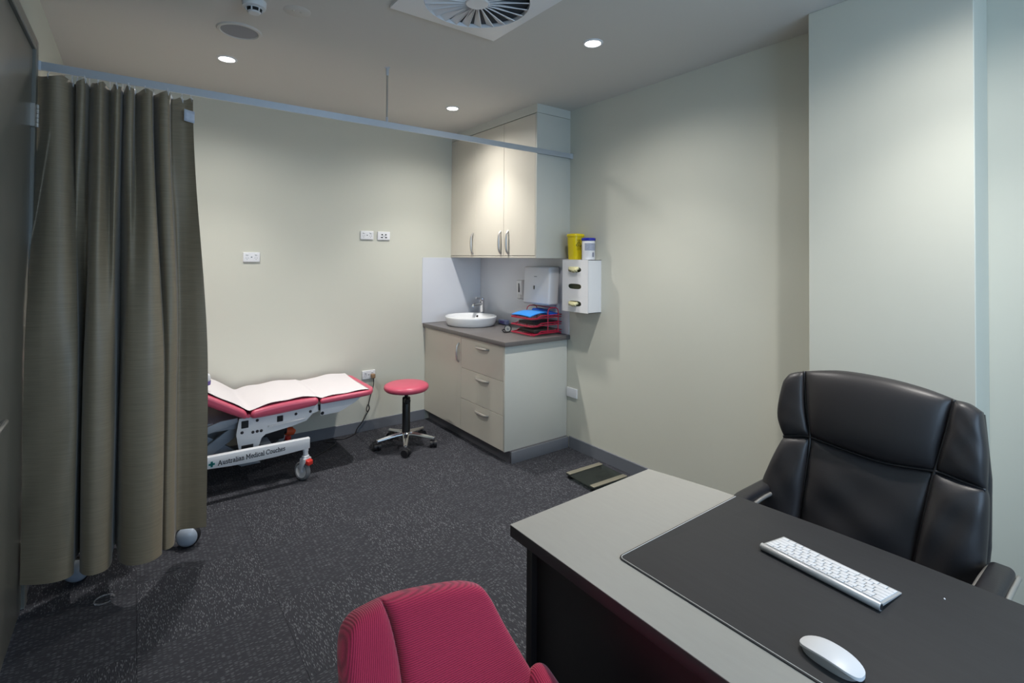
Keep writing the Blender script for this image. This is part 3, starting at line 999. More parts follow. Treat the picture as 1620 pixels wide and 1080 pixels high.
bm = mb(); add_box(bm, -pf, -.607, -.6575, -.004, pb + .002, .858, .0012, 1); d = obj('door', bm, M['cab'], t)
bow_handle(d, (-pf, -.625, .800), (-pf, -.625, .640), (-1, 0, 0), r=.0075)
for z0, z1, hz in ((.602, .858, .808), (.3485, .599, .560), (pb + .002, .3455, .298)):
    bm = mb(); add_box(bm, -pf, -.607, -pe + .0185, -.6605, z0, z1, .0012, 1); d = obj('drawer', bm, M['cab'], t)
    bow_handle(d, (-pf, -.895, hz), (-pf, -1.075, hz - .002), (-1, 0, 0), r=.009, bow=.027)

bm = mb(); add_box(bm, -bd, -.001, -blen, -.001, .865, .900, .003)
tag(obj('worktop', bm, M['wtop']), 'dark grey laminate worktop over the cream floor cabinet', 'worktop')
bm = mb(); add_box(bm, -.661, -.007, -.007, -.001, .901, 1.5176, .001, 1)
tag(obj('splashback_panel', bm, M['splash']), 'glossy pale splashback panel on the back wall, left of the corner', 'splashback')
bm = mb(); add_box(bm, -.007, -.001, -1.312, -.0075, .901, 1.5176, .001, 1)
tag(obj('splashback_panel', bm, M['splash']), 'glossy pale splashback panel behind the soap dispenser and red trays', 'splashback')

# ------------------------------------------------------------------ wall cupboard
cdp, cl, cz0 = .3526, 1.312, 1.5186
t = thing('wall_cupboard', 'tall cream wall cupboard with three doors hung above the basin', 'cupboard', (-.17, -.65, cz0))
box_obj('carcass', (-cdp + .020, 0, -cl + .018, 0, cz0 + .016, 2.648), M['gap'], t)
box_obj('end_panel', (-cdp, 0, -cl, -cl + .017, cz0, 2.648), M['carc'], t, .001)
box_obj('bottom_panel', (-cdp, 0, -cl + .0175, 0, cz0, cz0 + .0155), M['cab'], t, .001)
box_obj('bulkhead', (-cdp + .001, 0, -cl + .001, 0, 2.651, H), M['carc'], t)
yy = [-.002, -.4365, -.4395, -.8765, -.8795, -1.2935]
for k in range(3):
    bm = mb(); add_box(bm, -cdp, -cdp + .019, yy[2 * k + 1], yy[2 * k], cz0 + .0195, 2.645, .0012, 1)
    d = obj('door', bm, M['cab'], t)
    y = (-.405, -.840, -.945)[k]
    bow_handle(d, (-cdp, y, 1.745), (-cdp, y, 1.552), (-1, 0, 0), r=.0085)

# ------------------------------------------------------------------ basin and tap
BX, BY = -.335, -.350
t = thing('wash_basin', 'round white vessel basin on the grey worktop', 'basin', (BX, BY, .9))
bm = mb()
add_lathe(bm, [(0, .9005), (.205, .9005), (.218, .906), (.228, .935), (.233, .970), (.234, .980), (.231, .985), (.225, .985), (.217, .975), (.19, .935), (.13, .917), (.03, .912), (0, .911)], (BX, BY, 0), 56, sx=1.0, sy=1.04)
obj('bowl', bm, M['porcelain'], t, 60)
bm = mb(); add_lathe(bm, [(0, .0), (.010, .0), (.012, -.004)], (BX + .155, BY + .135, .958), 14)
bmesh.ops.rotate(bm, cent=(BX + .155, BY + .135, .958), matrix=Matrix.Rotation(.9, 3, Vector((1, -1, 0)).normalized()), verts=bm.verts)
obj('overflow_hole', bm, M['dark'], t)
bm = mb(); add_lathe(bm, [(0, .918), (.022, .917), (.026, .913)], (BX, BY, 0), 20); obj('plug', bm, M['chrome'], t)
TX, TY = -.105, -.185
dv = Vector((-1.0, -.30, 0)).normalized()
t = thing('mixer_tap', 'chrome mixer tap behind the white basin', 'tap', (TX, TY, .9))
bm = mb(); add_lathe(bm, [(0, .9005), (.032, .9005), (.031, .91), (.026, .914), (.025, 1.085), (.026, 1.09)], (TX, TY, 0), 24); obj('body', bm, M['chrome'], t)
P = Vector((TX, TY, 1.070))
bm = mb(); add_tube(bm, [P + dv * .012, P + dv * .07, P + dv * .125 + Vector((0, 0, -.002)), P + dv * .135 + Vector((0, 0, -.012)), P + dv * .136 + Vector((0, 0, -.022))], [.018, .017, .016, .0155, .015], 14); obj('spout', bm, M['chrome'], t)
bm = mb(); add_lathe(bm, [(0, 1.091), (.025, 1.091), (.026, 1.098), (.025, 1.122), (.014, 1.128), (0, 1.129)], (TX, TY, 0), 22)
P = Vector((TX, TY, 1.118)); add_tube(bm, [P + dv * .01, P + dv * .05 + Vector((0, 0, .008)), P + dv * .09 + Vector((0, 0, .014))], [.011, .010, .009], 10)
obj('lever', bm, M['chrome'], t)

# ------------------------------------------------------------------ dispensers on the wall above the worktop
t = thing('soap_dispenser', 'narrow white soap dispenser beside the paper towel box', 'dispenser', (-.04, -.755, 1.15))
bm = mb(); rounded_box(bm, (.042, .045, .086), .016, 3, 3, lambda q: Vector((q.x - .048 - .006 * (q.z / .086), q.y - .757, q.z + 1.237))); obj('body', bm, M['white'], t, 60)
bm = mb(); rounded_box(bm, (.004, .006, .04), .0039, 2, 3, lambda q: Vector((q.x - .093, q.y - .757, q.z + 1.255))); obj('level_window', bm, M['black'], t, 60)
bm = mb(); rounded_box(bm, (.006, .025, .018), .005, 2, 3, lambda q: Vector((q.x - .087, q.y - .757, q.z + 1.178))); obj('push_lever', bm, M['offwhite'], t, 60)
t = thing('paper_towel_dispenser', 'large white wall box for paper towels behind the red trays', 'dispenser', (-.06, -1.0, 1.09))
bm = mb(); rounded_box(bm, (.056, .170, .157), .018, 3, 3, lambda q: Vector((q.x - .072 + .008 * (q.z / .17), q.y - 1.035, q.z + 1.291))); obj('cover', bm, M['white'], t, 60)
bm = mb(); rounded_box(bm, (.004, .007, .016), .0035, 2, 3, lambda q: Vector((q.x - .129, q.y - 1.015, q.z + 1.272))); obj('level_slot', bm, M['black'], t, 60)
bm = mb(); add_box(bm, -.1265, -.120, -1.045, -1.01, 1.362, 1.367); obj('logo_strip', bm, M['socketline'], t)

# small things on the worktop
t = thing('tissue_pack', 'small lilac-blue flat packet against the wall right of the basin', 'packet', (-.08, -.475, .9))
bm = mb(); rounded_box(bm, (.02, .062, .022), .008, 3, 3, lambda q: Vector((q.x - .07, q.y - .50, q.z + .9225))); obj('wrap', bm, mat('lilac_wrap', rgb(150, 160, 205), 0.4, noise=.35, nscale=(40, 25, 40)), t, 60)
bm = mb(); add_box(bm, -.0915, -.0905, -.53, -.47, .915, .932); obj('print', bm, M['purple'], t)

# ------------------------------------------------------------------ red letter trays
x0, x1, y0, y1 = -.335, -.020, -1.235, -.965
t = thing('letter_tray', 'red wire three-tier letter tray on the grey worktop', 'letter tray', ((x0 + x1) / 2, (y0 + y1) / 2, .9))
R_ = .0042
for y in (y0, y1):
    bm = mb()
    xa, xb, zt = x0 + .17, x1 - .035, 1.118
    add_tube(bm, [(x0 + .02, y, .9046), (x0 + .04, y, .9125), (xa - .03, y, .925), (xa, y, .925), (xb, y, .922), (x1, y, .9046)], R_, 8)
    add_tube(bm, [(xa, y, .924), (xa, y, zt - .03), (xa + .008, y, zt - .01), (xa + .03, y, zt), (xb - .03, y, zt), (xb - .008, y, zt - .01), (xb, y, zt - .03), (xb, y, .922)], R_, 8)
    obj('side_frame', bm, M['red'], t)
bm = mb(); add_tube(bm, [(xb - .02, y0, zt - .004), (xb - .02, y1, zt - .004)], R_, 8); obj('handle_bar', bm, M['red'], t)
for k, z in enumerate((.935, 1.000, 1.060)):
    bm = mb()
    zf = z - .018
    loop = [(x1, y0, z), (x0 + .10, y0, z), (x0 + .06, y0, zf), (x0, y0 + .01, zf), (x0, y1 - .01, zf), (x0 + .06, y1, zf), (x0 + .10, y1, z), (x1, y1, z)]
    add_tube(bm, loop, R_, 8, closed=True)
    loop2 = [(a, b, c - .018 if a > x0 + .07 else c - .006) for a, b, c in loop]
    add_tube(bm, loop2, .003, 6, closed=True)
    for j in range(1, 9):
        yj = y0 + (y1 - y0) * j / 9
        add_tube(bm, [(x1, yj, z - .018), (x0 + .01, yj, z - .020), (x0, yj, zf)], .0016, 5)
    for j in range(1, 6):
        xj = x0 + (x1 - x0) * j / 6
        add_tube(bm, [(xj, y0, z - .018), (xj, y1, z - .018)], .0016, 5)
    obj('tray', bm, M['red'], t)
# blue folders in the top tray, papers in the lower ones
bm = mb()
add_grid(bm, lambda u, v: Vector((x0 - .005 + .20 * u, y0 + .012 + .245 * v, 1.051 + .012 * math.sin(PI * u) + .022 * u + .010 * math.sin(2.4 * v + .4))), 14, 10)
tag(obj('blue_folder', bm, M['blue'], None, 180, solid=.006), 'bright blue folder lying forward in the top red tray', 'folder', None)
bm = mb()
rounded_box(bm, (.048, .12, .014), .012, 5, 3, lambda q: Vector((q.x - .080, q.y - 1.098, q.z + 1.070 + .012 * math.sin(14 * q.y) * (1 if q.z > 0 else 0))))
tag(obj('blue_pouch', bm, mat('blue_wrap', rgb(30, 96, 206), .4, noise=.25, nscale=(18, 18, 18)), None, 60), 'crumpled darker blue pouch at the back of the top red tray', 'pouch')
bm = mb(); rounded_box(bm, (.11, .105, .011), .006, 4, 2, lambda q: Vector((q.x - .17, q.y - 1.10, q.z + .998)))
tag(obj('dark_case', bm, M['black'], None, 60), 'flat dark case lying in the middle red tray', 'case')
bm = mb(); rounded_box(bm, (.11, .10, .013), .006, 4, 2, lambda q: Vector((q.x - .165, q.y - 1.10, q.z + .9325)))
tag(obj('document_pack', bm, mat('dark_paper', rgb(70, 62, 58), .7, noise=.3, nscale=(30, 30, 90)), None, 60), 'dark stack of papers in the bottom red tray', 'papers')
# dial gauge
g = Vector((-.335, -.925, .9))
t = thing('dial_gauge', 'small black round gauge with pale dial leaning by the red trays', 'gauge', g, 0)
gd = Vector((-.62, -.72, .25)).normalized()
Mg = Matrix.Translation(g + Vector((0, 0, .031))) @ gd.to_track_quat('Z', 'Y').to_matrix().to_4x4()
for nm, prof, mt in (('case', [(0, -.016), (.027, -.016), (.031, -.01), (.031, .008), (.027, .012), (.024, .011)], M['black']), ('dial', [(0, .007), (.0245, .007)], M['steel']), ('centre', [(0, .013), (.009, .012), (.010, .007)], M['socketline'])):
    bm = mb(); add_lathe(bm, prof, (0, 0, 0), 24); bmesh.ops.transform(bm, matrix=Mg, verts=bm.verts); obj(nm, bm, mt, t)
bm = mb(); add_tube(bm, [g + Vector((.005, .03, .012)), g + Vector((-.01, .045, .02)), g + Vector((-.035, .03, .018)), g + Vector((-.04, .0, .008)), g + Vector((-.03, -.03, .0075))], .006, 8); obj('hose', bm, M['brubber'], t)

# ------------------------------------------------------------------ glove dispenser
gx, gy0, gy1, gz0, gz1 = -.138, -1.657, -1.378, 1.111, 1.5095
t = thing('glove_dispenser', 'white wall box with three oval slots for gloves', 'dispenser', (-.07, -1.517, gz0))
bm = mb()
add_prism(bm, [(gx, gy0, gz0), (0, gy0, gz0), (0, gy1, gz0), (gx, gy1, gz0)], (0, 0, .004))
add_prism(bm, [(gx, gy0, gz1 - .004), (0, gy0, gz1 - .004), (0, gy1, gz1 - .004), (gx, gy1, gz1 - .004)], (0, 0, .004))
add_box(bm, gx, 0, gy0, gy0 + .004, gz0, gz1); add_box(bm, gx, 0, gy1 - .004, gy1, gz0, gz1)
obj('housing', bm, M['white'], t)
bm = mb()
SL = [(-1.513, 1.433), (-1.515, 1.306), (-1.515, 1.176)]
hw, hh, ns = .070, .020, 32
prevz = gz0
for idx, (yc, zc) in enumerate(SL[::-1]):
    zb = prevz; zu = gz1 if idx == 2 else (zc + SL[::-1][idx + 1][1]) / 2
    inner, outer = [], []
    for k in range(ns):
        a = 2 * PI * k / ns
        ca, sa = math.cos(a), math.sin(a)
        iy = yc + (hw - hh) * (1 if ca > 0 else -1) * (abs(ca) ** .5) + hh * ca; iz = zc + hh * (abs(sa) ** .7) * (1 if sa > 0 else -1)
        # ray to rectangle
        ymid, zmid = (gy0 + gy1) / 2, (zb + zu) / 2
        q = min((gy1 - gy0) / 2 / max(abs(ca), 1e-6), (zu - zb) / 2 / max(abs(sa), 1e-6))
        inner.append(bm.verts.new((gx - .0005, iy, iz))); outer.append(bm.verts.new((gx - .0005, ymid + q * ca, zmid + q * sa)))
    for k in range(ns):
        bm.faces.new((inner[k], inner[(k + 1) % ns], outer[(k + 1) % ns], outer[k]))
    # corner fills
    for sy2 in (-1, 1):
        for sz2 in (-1, 1):
            cv = bm.verts.new((gx - .0005, ymid + sy2 * (gy1 - gy0) / 2, zmid + sz2 * (zu - zb) / 2))
            best = sorted(range(ns), key=lambda k: (outer[k].co - cv.co).length)
            a = best[0]
            b = [k for k in ((a + 1) % ns, (a - 1) % ns) if True]
            for k in b:
                if (outer[k].co - outer[a].co).length > 1e-5:
                    try:
                        bm.faces.new((outer[a], outer[k], cv))
                    except ValueError:
                        pass
    prevz = zu
bmesh.ops.recalc_face_normals(bm, faces=bm.faces)
obj('front_panel', bm, M['white'], t, 0, solid=.003)
for yc, zc in SL:
    pass
bm = mb(); add_box(bm, gx + .03, -.006, gy0 + .012, gy1 - .012, gz0 + .012, gz1 - .012); obj('glove_box', bm, mat('glove_box_card', rgb(120, 122, 96), .8, noise=.2), t)


def glove_tuft(yc, zc, drop, parent, big):
    bm = mb()
    for k in range(5):
        yy_ = yc + (-.042 + .02 * k) * big
        d = drop * (1 - abs(k - 1.5) * .22)
        add_tube(bm, [(gx + .028, yy_, zc + .004), (gx - .004, yy_ - .004, zc + .006), (gx - .022, yy_ - .006 * k, zc - d * .35), (gx - .014, yy_ - .010, zc - d)], [.012, .013, .011, .004], 8)
    return obj('glove', bm, M['latex'], parent, 180)


glove_tuft(-1.50, 1.438, .03, t, 1.05)
glove_tuft(-1.495, 1.172, .02, t, .9)

# sharps container
t = thing('sharps_container', 'yellow tapered sharps bin on top of the glove box', 'container', (-.072, -1.452, gz1))
cx_, cy_ = -.072, -1.452


def squircle(bm, prof, cx, cy, n=40, p=3.2):
    rings = []
    for r, z in prof:
        ring = []
        for k in range(n):
            a = 2 * PI * k / n + .7; ca, sa = math.cos(a), math.sin(a)
            q = (abs(ca) ** p + abs(sa) ** p) ** (-1 / p)
            ring.append(bm.verts.new((cx + r * q * ca, cy + r * q * sa, z)))
        rings.append(ring)
    for a, b in zip(rings, rings[1:]):
        for k in range(n):
            bm.faces.new((a[k], a[(k + 1) % n], b[(k + 1) % n], b[k]))
    bm.faces.new(rings[0]); bm.faces.new(rings[-1])
    bmesh.ops.recalc_face_normals(bm, faces=bm.faces)


bm = mb(); squircle(bm, [(.047, gz1 + .001), (.049, gz1 + .004), (.056, gz1 + .178)], cx_, cy_); obj('bin', bm, M['yellow'], t, 50)
bm = mb(); squircle(bm, [(.060, gz1 + .178), (.061, gz1 + .182), (.061, gz1 + .194), (.055, gz1 + .200), (.03, gz1 + .203)], cx_, cy_); obj('lid', bm, M['yellow'], t, 50)
# biohazard trefoil and print on the side towards the room
nd = Vector((-.71, -.71, 0)); sd = Vector((.71, -.71, 0))
for (du, dz, kind) in ((.026, .118, 'bio'), (.026, .150, 'txt'), (.026, .085, 'txt2')):
    bm = mb()
    base = Vector((cx_, cy_, gz1 + dz))

    def sp3(u, z, lift=.0012):
        # find surface by marching outward along nd from the axis
        p3 = 3.2
        rr = .049 + (.056 - .049) * ((dz + z) / .178)
        lo, hi = 0, .12
        for _ in range(30):
            mid = (lo + hi) / 2
            q = sd * u + nd * mid
            if (abs(q.x) ** p3 + abs(q.y) ** p3) ** (1 / p3) < rr: lo = mid
            else: hi = mid
        return base + sd * u + nd * (hi + lift) + Vector((0, 0, z))
    if kind == 'bio':
        for k in range(3):
            a = PI / 2 + k * 2 * PI / 3
            pts = [sp3(du + .010 * math.cos(a) + .009 * math.cos(a + b), .010 * math.sin(a) + .009 * math.sin(a + b)) for b in [(-2.3 + 4.6 * i / 10) for i in range(11)]]
            add_tube(bm, pts, [.001 + .0018 * abs(i - 5) / -5 + .0018 for i in range(11)], 5)
        add_tube(bm, [sp3(du + .007 * math.cos(a), .007 * math.sin(a)) for a in [2 * PI * i / 14 for i in range(14)]], .0012, 5, closed=True)
        obj('hazard_symbol', bm, M['ink'], t)
    elif kind == 'txt':
        for u in (-.010, -.004, .004, .010):
            add_tube(bm, [sp3(du + u, -.004), sp3(du + u, .004)], .0016, 5)
        obj('print', bm, M['ink'], t)
    else:
        for z in (-.008, 0, .008):
            add_tube(bm, [sp3(du - .016, z), sp3(du, z), sp3(du + .016, z)], .0012, 5)
        obj('print', bm, mat('faded_print', rgb(150, 130, 30), .6), t)

t = thing('wipes_tub', 'white wipes tub with blue lid on top of the glove box', 'tub', (-.072, -1.592, gz1))
c = (-.072, -1.592, 0)
bm = mb(); add_lathe(bm, [(0, gz1 + .001), (.048, gz1 + .001), (.050, gz1 + .004), (.050, gz1 + .142), (.048, gz1 + .146)], c, 36); obj('tub', bm, M['white'], t)
bm = mb(); add_lathe(bm, [(.0525, gz1 + .144), (.054, gz1 + .148), (.054, gz1 + .160), (.050, gz1 + .165), (0, gz1 + .166)], c, 36); obj('lid', bm, M['bluelid'], t)
bm = mb()
for a0, a1, z0, z1 in ((-2.95, -1.1, .070, .125),):
    add_grid(bm, lambda u, v: Vector((c[0] + .0506 * math.cos(a0 + (a1 - a0) * u), c[1] + .0506 * math.sin(a0 + (a1 - a0) * u), gz1 + z0 + (z1 - z0) * v)), 14, 2)
obj('label_print', bm, M['label'], t, 180)
bm = mb()
for k in range(4):
    a = -1.75 + k * .09
    add_grid(bm, lambda u, v: Vector((c[0] + .0508 * math.cos(a + .05 * u), c[1] + .0508 * math.sin(a + .05 * u), gz1 + .022 + .034 * v)), 1, 1)
obj('barcode', bm, mat('barcode_ink', rgb(70, 80, 120), .6), t, 180)

# ------------------------------------------------------------------ outlets
def outlet(kind, pos, wall, label):
    """wall 'y': on the back wall; wall 'x': on the right wall"""
    t = thing('wall_outlet', label, 'outlet', pos, 0 if wall == 'y' else -PI / 2, 'white wall plates')
    bm = mb(); rounded_box(bm, (.058, .0065, .037), .003, 2, 2, lambda q: q + Vector((0, -.0065, 0)))
    obj('faceplate', bm, M['white'], t, 40, local=True)
    if kind == 'power':
        for s in (-1, 1):
            bm = mb(); rounded_box(bm, (.0075, .003, .0055), .0015, 1, 2, lambda q: q + Vector((s * .031, -.0145, .019)))
            obj('switch', bm, M['offwhite'], t, 40, local=True)
            bm = mb()
            for dx, dz, an in ((-.0075, -.006, .5), (.0075, -.006, -.5), (0, -.017, 0)):
                b2 = Matrix.Translation((s * .031 + dx, -.0132, dz)) @ Matrix.Rotation(an, 4, 'Y')
                k0 = len(bm.verts)
                add_box(bm, -.0011, .0011, -.0006, .0006, -.0045, .0045)
                bm.verts.ensure_lookup_table()
                bmesh.ops.transform(bm, matrix=b2, verts=bm.verts[k0:])
            obj('socket_slots', bm, M['socketline'], t, local=True)
        bm = mb(); add_box(bm, -.005, .005, -.0138, -.0125, -.004, .004); obj('indicator', bm, M['socketline'], t, local=True)
    if kind == 'data':
        bm = mb()
        for s in (-1, 1):
            add_box(bm, s * .019 - .009, s * .019 + .009, -.0140, -.0125, -.020, -.010)
            add_box(bm, s * .017 - .006, s * .017 + .006, -.0140, -.0125, .004, .016)
        obj('port', bm, M['ink'], t, local=True)
        bm = mb(); add_box(bm, -.013, .013, -.0140, -.0125, -.003, .000); obj('label_line', bm, M['socketline'], t, local=True)
    return t


outlet('power', (-2.111, 0, 1.512), 'y', 'white double power outlet alone on the back wall, nearest the curtain')
outlet('power', (-1.201, 0, 1.709), 'y', 'white double power outlet left of the data outlet high on the back wall')
outlet('data', (-1.047, 0, 1.708), 'y', 'white data outlet with black ports high on the back wall')
outlet('power', (-1.172, 0, .488), 'y', 'low white power outlet with a plug in it, behind the stool')
outlet('blank', (0, -1.352, .443), 'x', 'blank white wall plate low on the right wall beside the floor cabinet')

t = thing('power_cord', 'black power cord hanging from the low outlet down to the carpet', 'cord', (-1.14, -.02, 0))
bm = mb(); rounded_box(bm, (.017, .016, .019), .006, 2, 3, lambda q: q + Vector((-1.141, -.030, .476))); obj('plug', bm, mat('plug_tan', rgb(150, 120, 90), .5), t, 60)
pts = [(-1.141, -.04, .458), (-1.143, -.045, .40), (-1.165, -.04, .31), (-1.18, -.035, .235), (-1.172, -.03, .20), (-1.192, -.04, .175), (-1.200, -.04, .20), (-1.184, -.035, .235), (-1.176, -.045, .20), (-1.20, -.035, .15), (-1.235, -.03, .09), (-1.275, -.03, .045), (-1.295, -.035, .008), (-1.33, -.06, .0045), (-1.415, -.10, .0045), (-1.50, -.06, .0045), (-1.54, -.05, .0045), (-1.56, -.09, .0045), (-1.50, -.16, .0045), (-1.62, -.28, .0045), (-1.8, -.4, .0045)]
bm = mb(); add_tube(bm, catmull(pts, 110), .0042, 7); obj('cable', bm, M['black'], t, 180)

# ------------------------------------------------------------------ bathroom scale
t = thing('bathroom_scale', 'glass bathroom scale with metal end bars on the carpet by the right wall', 'scale', (-.262, -1.868, 0), -.045)
hx, hy = .160, .140
bm = mb(); rounded_box(bm, (hx, hy, .004), .0035, 3, 2, lambda q: q + Vector((0, 0, .027))); obj('glass_top', bm, M['glass'], t, 40, local=True)
for s in (-1, 1):
    bm = mb(); rounded_box(bm, (hx - .004, .020, .0035), .003, 3, 2, lambda q: q + Vector((0, s * (hy - .022), .0350))); obj('end_bar', bm, M['scalebar'], t, 40, local=True)
    for s2 in (-1, 1):
        bm = mb(); add_lathe(bm, [(0, 0), (.018, 0), (.019, .004), (.017, .022), (0, .022)], (s2 * (hx - .025), s * (hy - .022), 0), 16); obj('foot', bm, M['brubber'], t, local=True)
bm = mb(); rounded_box(bm, (.05, .028, .008), .004, 2, 2, lambda q: q + Vector((.06, 0, .0145))); obj('display', bm, M['darkmetal'], t, 40, local=True)

# ------------------------------------------------------------------ desk
DZ = .73
t = thing('office_desk', 'grey laminate office desk with dark panels in the right foreground', 'desk', (-1.55, -4.0, 0))
outl = [(-1.923, -3.100), (-1.265, -3.089), (-1.240, -3.20), (-1.212, -3.34), (-1.196, -3.48), (-1.183, -3.66), (-1.177, -3.85), (-1.177, -4.92), (-1.923, -4.92)]
bm = mb(); add_prism(bm, [Vector((x, y, DZ - .002)) for x, y in outl], (0, 0, .002)); obj('top_laminate', bm, M['deskt'], t)
bm = mb(); add_prism(bm, [Vector((x, y, DZ - .034)) for x, y in outl], (0, 0, .0319), .0008); obj('top_board', bm, M['deskd'], t)
box_obj('end_panel', (-1.892, -1.29, -3.165, -3.140, 0, DZ - .034), M['deskp'], t, .001)
box_obj('end_panel', (-1.892, -1.29, -4.88, -4.855, 0, DZ - .034), M['deskp'], t, .001)
box_obj('modesty_panel', (-1.872, -1.854, -4.855, -3.165, .04, DZ - .034), M['deskp'], t, .001)

bm = mb()
mo = [(-1.786, -3.408), (-1.2015, -3.4)]
mpts = []
x0_, x1_, y1_ = -1.793, -1.1795, -3.400
for k in range(7):
    a = PI - (PI / 2) * k / 6
    mpts.append((x0_ + .018 + .018 * math.cos(a), y1_ - .018 + .018 * math.sin(a)))
mpts += [(-1.207, -3.400), (-1.199, -3.48), (-1.186, -3.66), (-1.180, -3.85), (-1.180, -4.80), (x0_, -4.80)]
add_prism(bm, [Vector((x, y, DZ + .0002)) for x, y in mpts], (0, 0, .0026), .0006)
dm = tag(obj('desk_mat', bm, M['deskmat']), 'large black desk mat with pale stitched edge on the grey desk', 'desk mat')
bm = mb()
ins = []
for k in range(7):
    a = PI - (PI / 2) * k / 6
    ins.append((x0_ + .018 + .0135 * math.cos(a), y1_ - .018 + .0135 * math.sin(a), DZ + .0031))
add_tube(bm, [(x0_ + .0045, -4.79, DZ + .0031)] + ins + [(-1.214, -3.4045, DZ + .0031)], .0011, 5)
st = obj('stitching', bm, M['stitch'], dm)

# keyboard
KZ = DZ + .0029
kc = Vector((-1.408, -3.755, KZ)); kd = Vector((-.022, -.285, 0)).normalized()
ang = math.atan2(kd.y, kd.x)
t = thing('keyboard', 'slim aluminium keyboard with white keys on the black mat', 'keyboard', kc, ang)
# local x runs along the length (away from the left end), local y towards the chair
LX, LY = .1415, .056


def slope(y): return .0155 - (y + LY) / (2 * LY) * .0115
bm = mb()
add_prism(bm, [(-LX, -LY, .0085), (-LX, LY, .0008), (-LX, LY, .0040), (-LX, -LY + .012, slope(-LY + .012)), (-LX, -LY, .0165)], (2 * LX, 0, 0), .0012)
obj('base_plate', bm, M['alub'], t, 30, local=True)
bm = mb(); add_lathe(bm, [(0, -LX), (.0085, -LX), (.0092, -LX + .001), (.0092, LX - .001), (.0085, LX), (0, LX)], (0, -LY + .004, .0094), 20, 'x'); obj('battery_tube', bm, M['alub'], t, 40, local=True)
bm = mb(); add_lathe(bm, [(0, 0), (.0068, 0), (.0068, .0006), (0, .0006)], (LX, -LY + .004, .0094), 18, 'x'); obj('power_button', bm, M['darkmetal'], t, local=True)
key_cache = {}
ys = -LY + .0150
rows = [([1.0] * 14, .0085), ([1.0] * 13 + [1.5], .0165), ([1.5] + [1.0] * 13, .0165), ([1.8] + [1.0] * 11 + [1.8], .0165), ([2.3] + [1.0] * 10 + [2.3], .0165), ([1, 1, 1, 1.25, 5.2, 1.25, 1, 1, 1, 1], .0165)]
# the row nearest the tube is the function row
yk = -LY + .0145
for widths, hgt in rows:
    tot = sum(widths); unit = (2 * LX - .010) / tot
    xk = LX - .005
    for w in widths:
        ww = w * unit
        keyd = (round(ww, 5), hgt)
        if keyd not in key_cache:
            bm = mb(); rounded_box(bm, (ww / 2 - .0011, hgt / 2 - .0008, .0011), .0009, 1, 2)
            o = obj('key', bm, M['keyw'], t, 40, local=True); key_cache[keyd] = o.data
        else:
            o = bpy.data.objects.new('key', key_cache[keyd]); C.objects.link(o); o.parent = t
        yc = yk + hgt / 2
        o.location = (xk - ww / 2, yc, slope(yc) + .0012)
        o.rotation_euler = (-math.atan(.0115 / (2 * LY)), 0, 0)
        xk -= ww
    yk += hgt

# mouse
t = thing('computer_mouse', 'smooth white arched mouse on the black mat near the desk front', 'mouse', (-1.722, -3.886, KZ), math.atan2(-.98, -.06))


def mfn(q, zo):
    u = q.x / .0565
    k = (1 - min(1, abs(u)) ** 4 * .22)
    arch = .0165 * (1 - (abs(u + .1)) ** 2.2 * .62)
    y = q.y * k
    return Vector((q.x, y, zo + arch * (1 - .35 * (q.y / .0285) ** 2) + q.z))


def oval(bm, z0, z1, mat_fn):
    nu, nv = 22, 12
    def P(i, j, top):
        a = 2 * PI * i / 44
        r = j / nv
        ca, sa = math.cos(a), math.sin(a)
        p = 2.7
        q = (abs(ca) ** p + abs(sa) ** p) ** (-1 / p)
        return mat_fn(r * q * ca, r * q * sa, top)
    grid = {}
    for top in (0, 1):
        for j in range(nv + 1):
            for i in range(44):
                if j == 0: i0 = 0
                else: i0 = i
                if (top, j, i0) not in grid:
                    grid[(top, j, i0)] = bm.verts.new(P(i0, j, top))
    for top in (0, 1):
        for j in range(nv):
            for i in range(44):
                i2 = (i + 1) % 44
                if j == 0:
                    bm.faces.new((grid[(top, 0, 0)], grid[(top, 1, i)], grid[(top, 1, i2)]))
                else:
                    bm.faces.new((grid[(top, j, i)], grid[(top, j + 1, i)], grid[(top, j + 1, i2)], grid[(top, j, i2)]))
    for i in range(44):
        i2 = (i + 1) % 44
        bm.faces.new((grid[(0, nv, i)], grid[(0, nv, i2)], grid[(1, nv, i2)], grid[(1, nv, i)]))
    bmesh.ops.recalc_face_normals(bm, faces=bm.faces)


def m_top(u, v, top):
    z = .0075 + .0135 * (1 - abs(u) ** 2.3)
    z += .0040 * (1 - v * v) if top else -.002
    return Vector((u * .0565, v * .0285, z + (.0015 if top else 0)))


def m_bot(u, v, top):
    z = .0058 + .0135 * (1 - abs(u) ** 2.3) if top else .0006 + .0062 * abs(u) ** 6
    return Vector((u * .053, v * .0255, z))


bm = mb(); oval(bm, 0, 0, m_top); obj('shell', bm, M['keyw'], t, 60, local=True)
bm = mb(); oval(bm, 0, 0, m_bot); obj('base', bm, M['alub'], t, 60, local=True)

bm = mb(); add_lathe(bm, [(0, 0), (.0022, .0004), (.0016, .002), (0, .0026)], (-1.302, -3.965, KZ), 8)
tag(obj('crumb', bm, M['white']), 'tiny white crumb on the black mat right of the keyboard', 'crumb')

# ------------------------------------------------------------------ black office chair
PB = Vector((-.865, 0, .62)); PT = Vector((-.765, 0, 1.08))
PD = (PT - PB).normalized(); PN = Vector((-PD.z, 0, PD.x))           # normal towards the desk


def cp(u, v):
    return pxplane(u, v, PB, PN)


t = thing('office_chair', 'high-backed black leather office chair behind the desk', 'chair', (-.85, -3.65, 0))


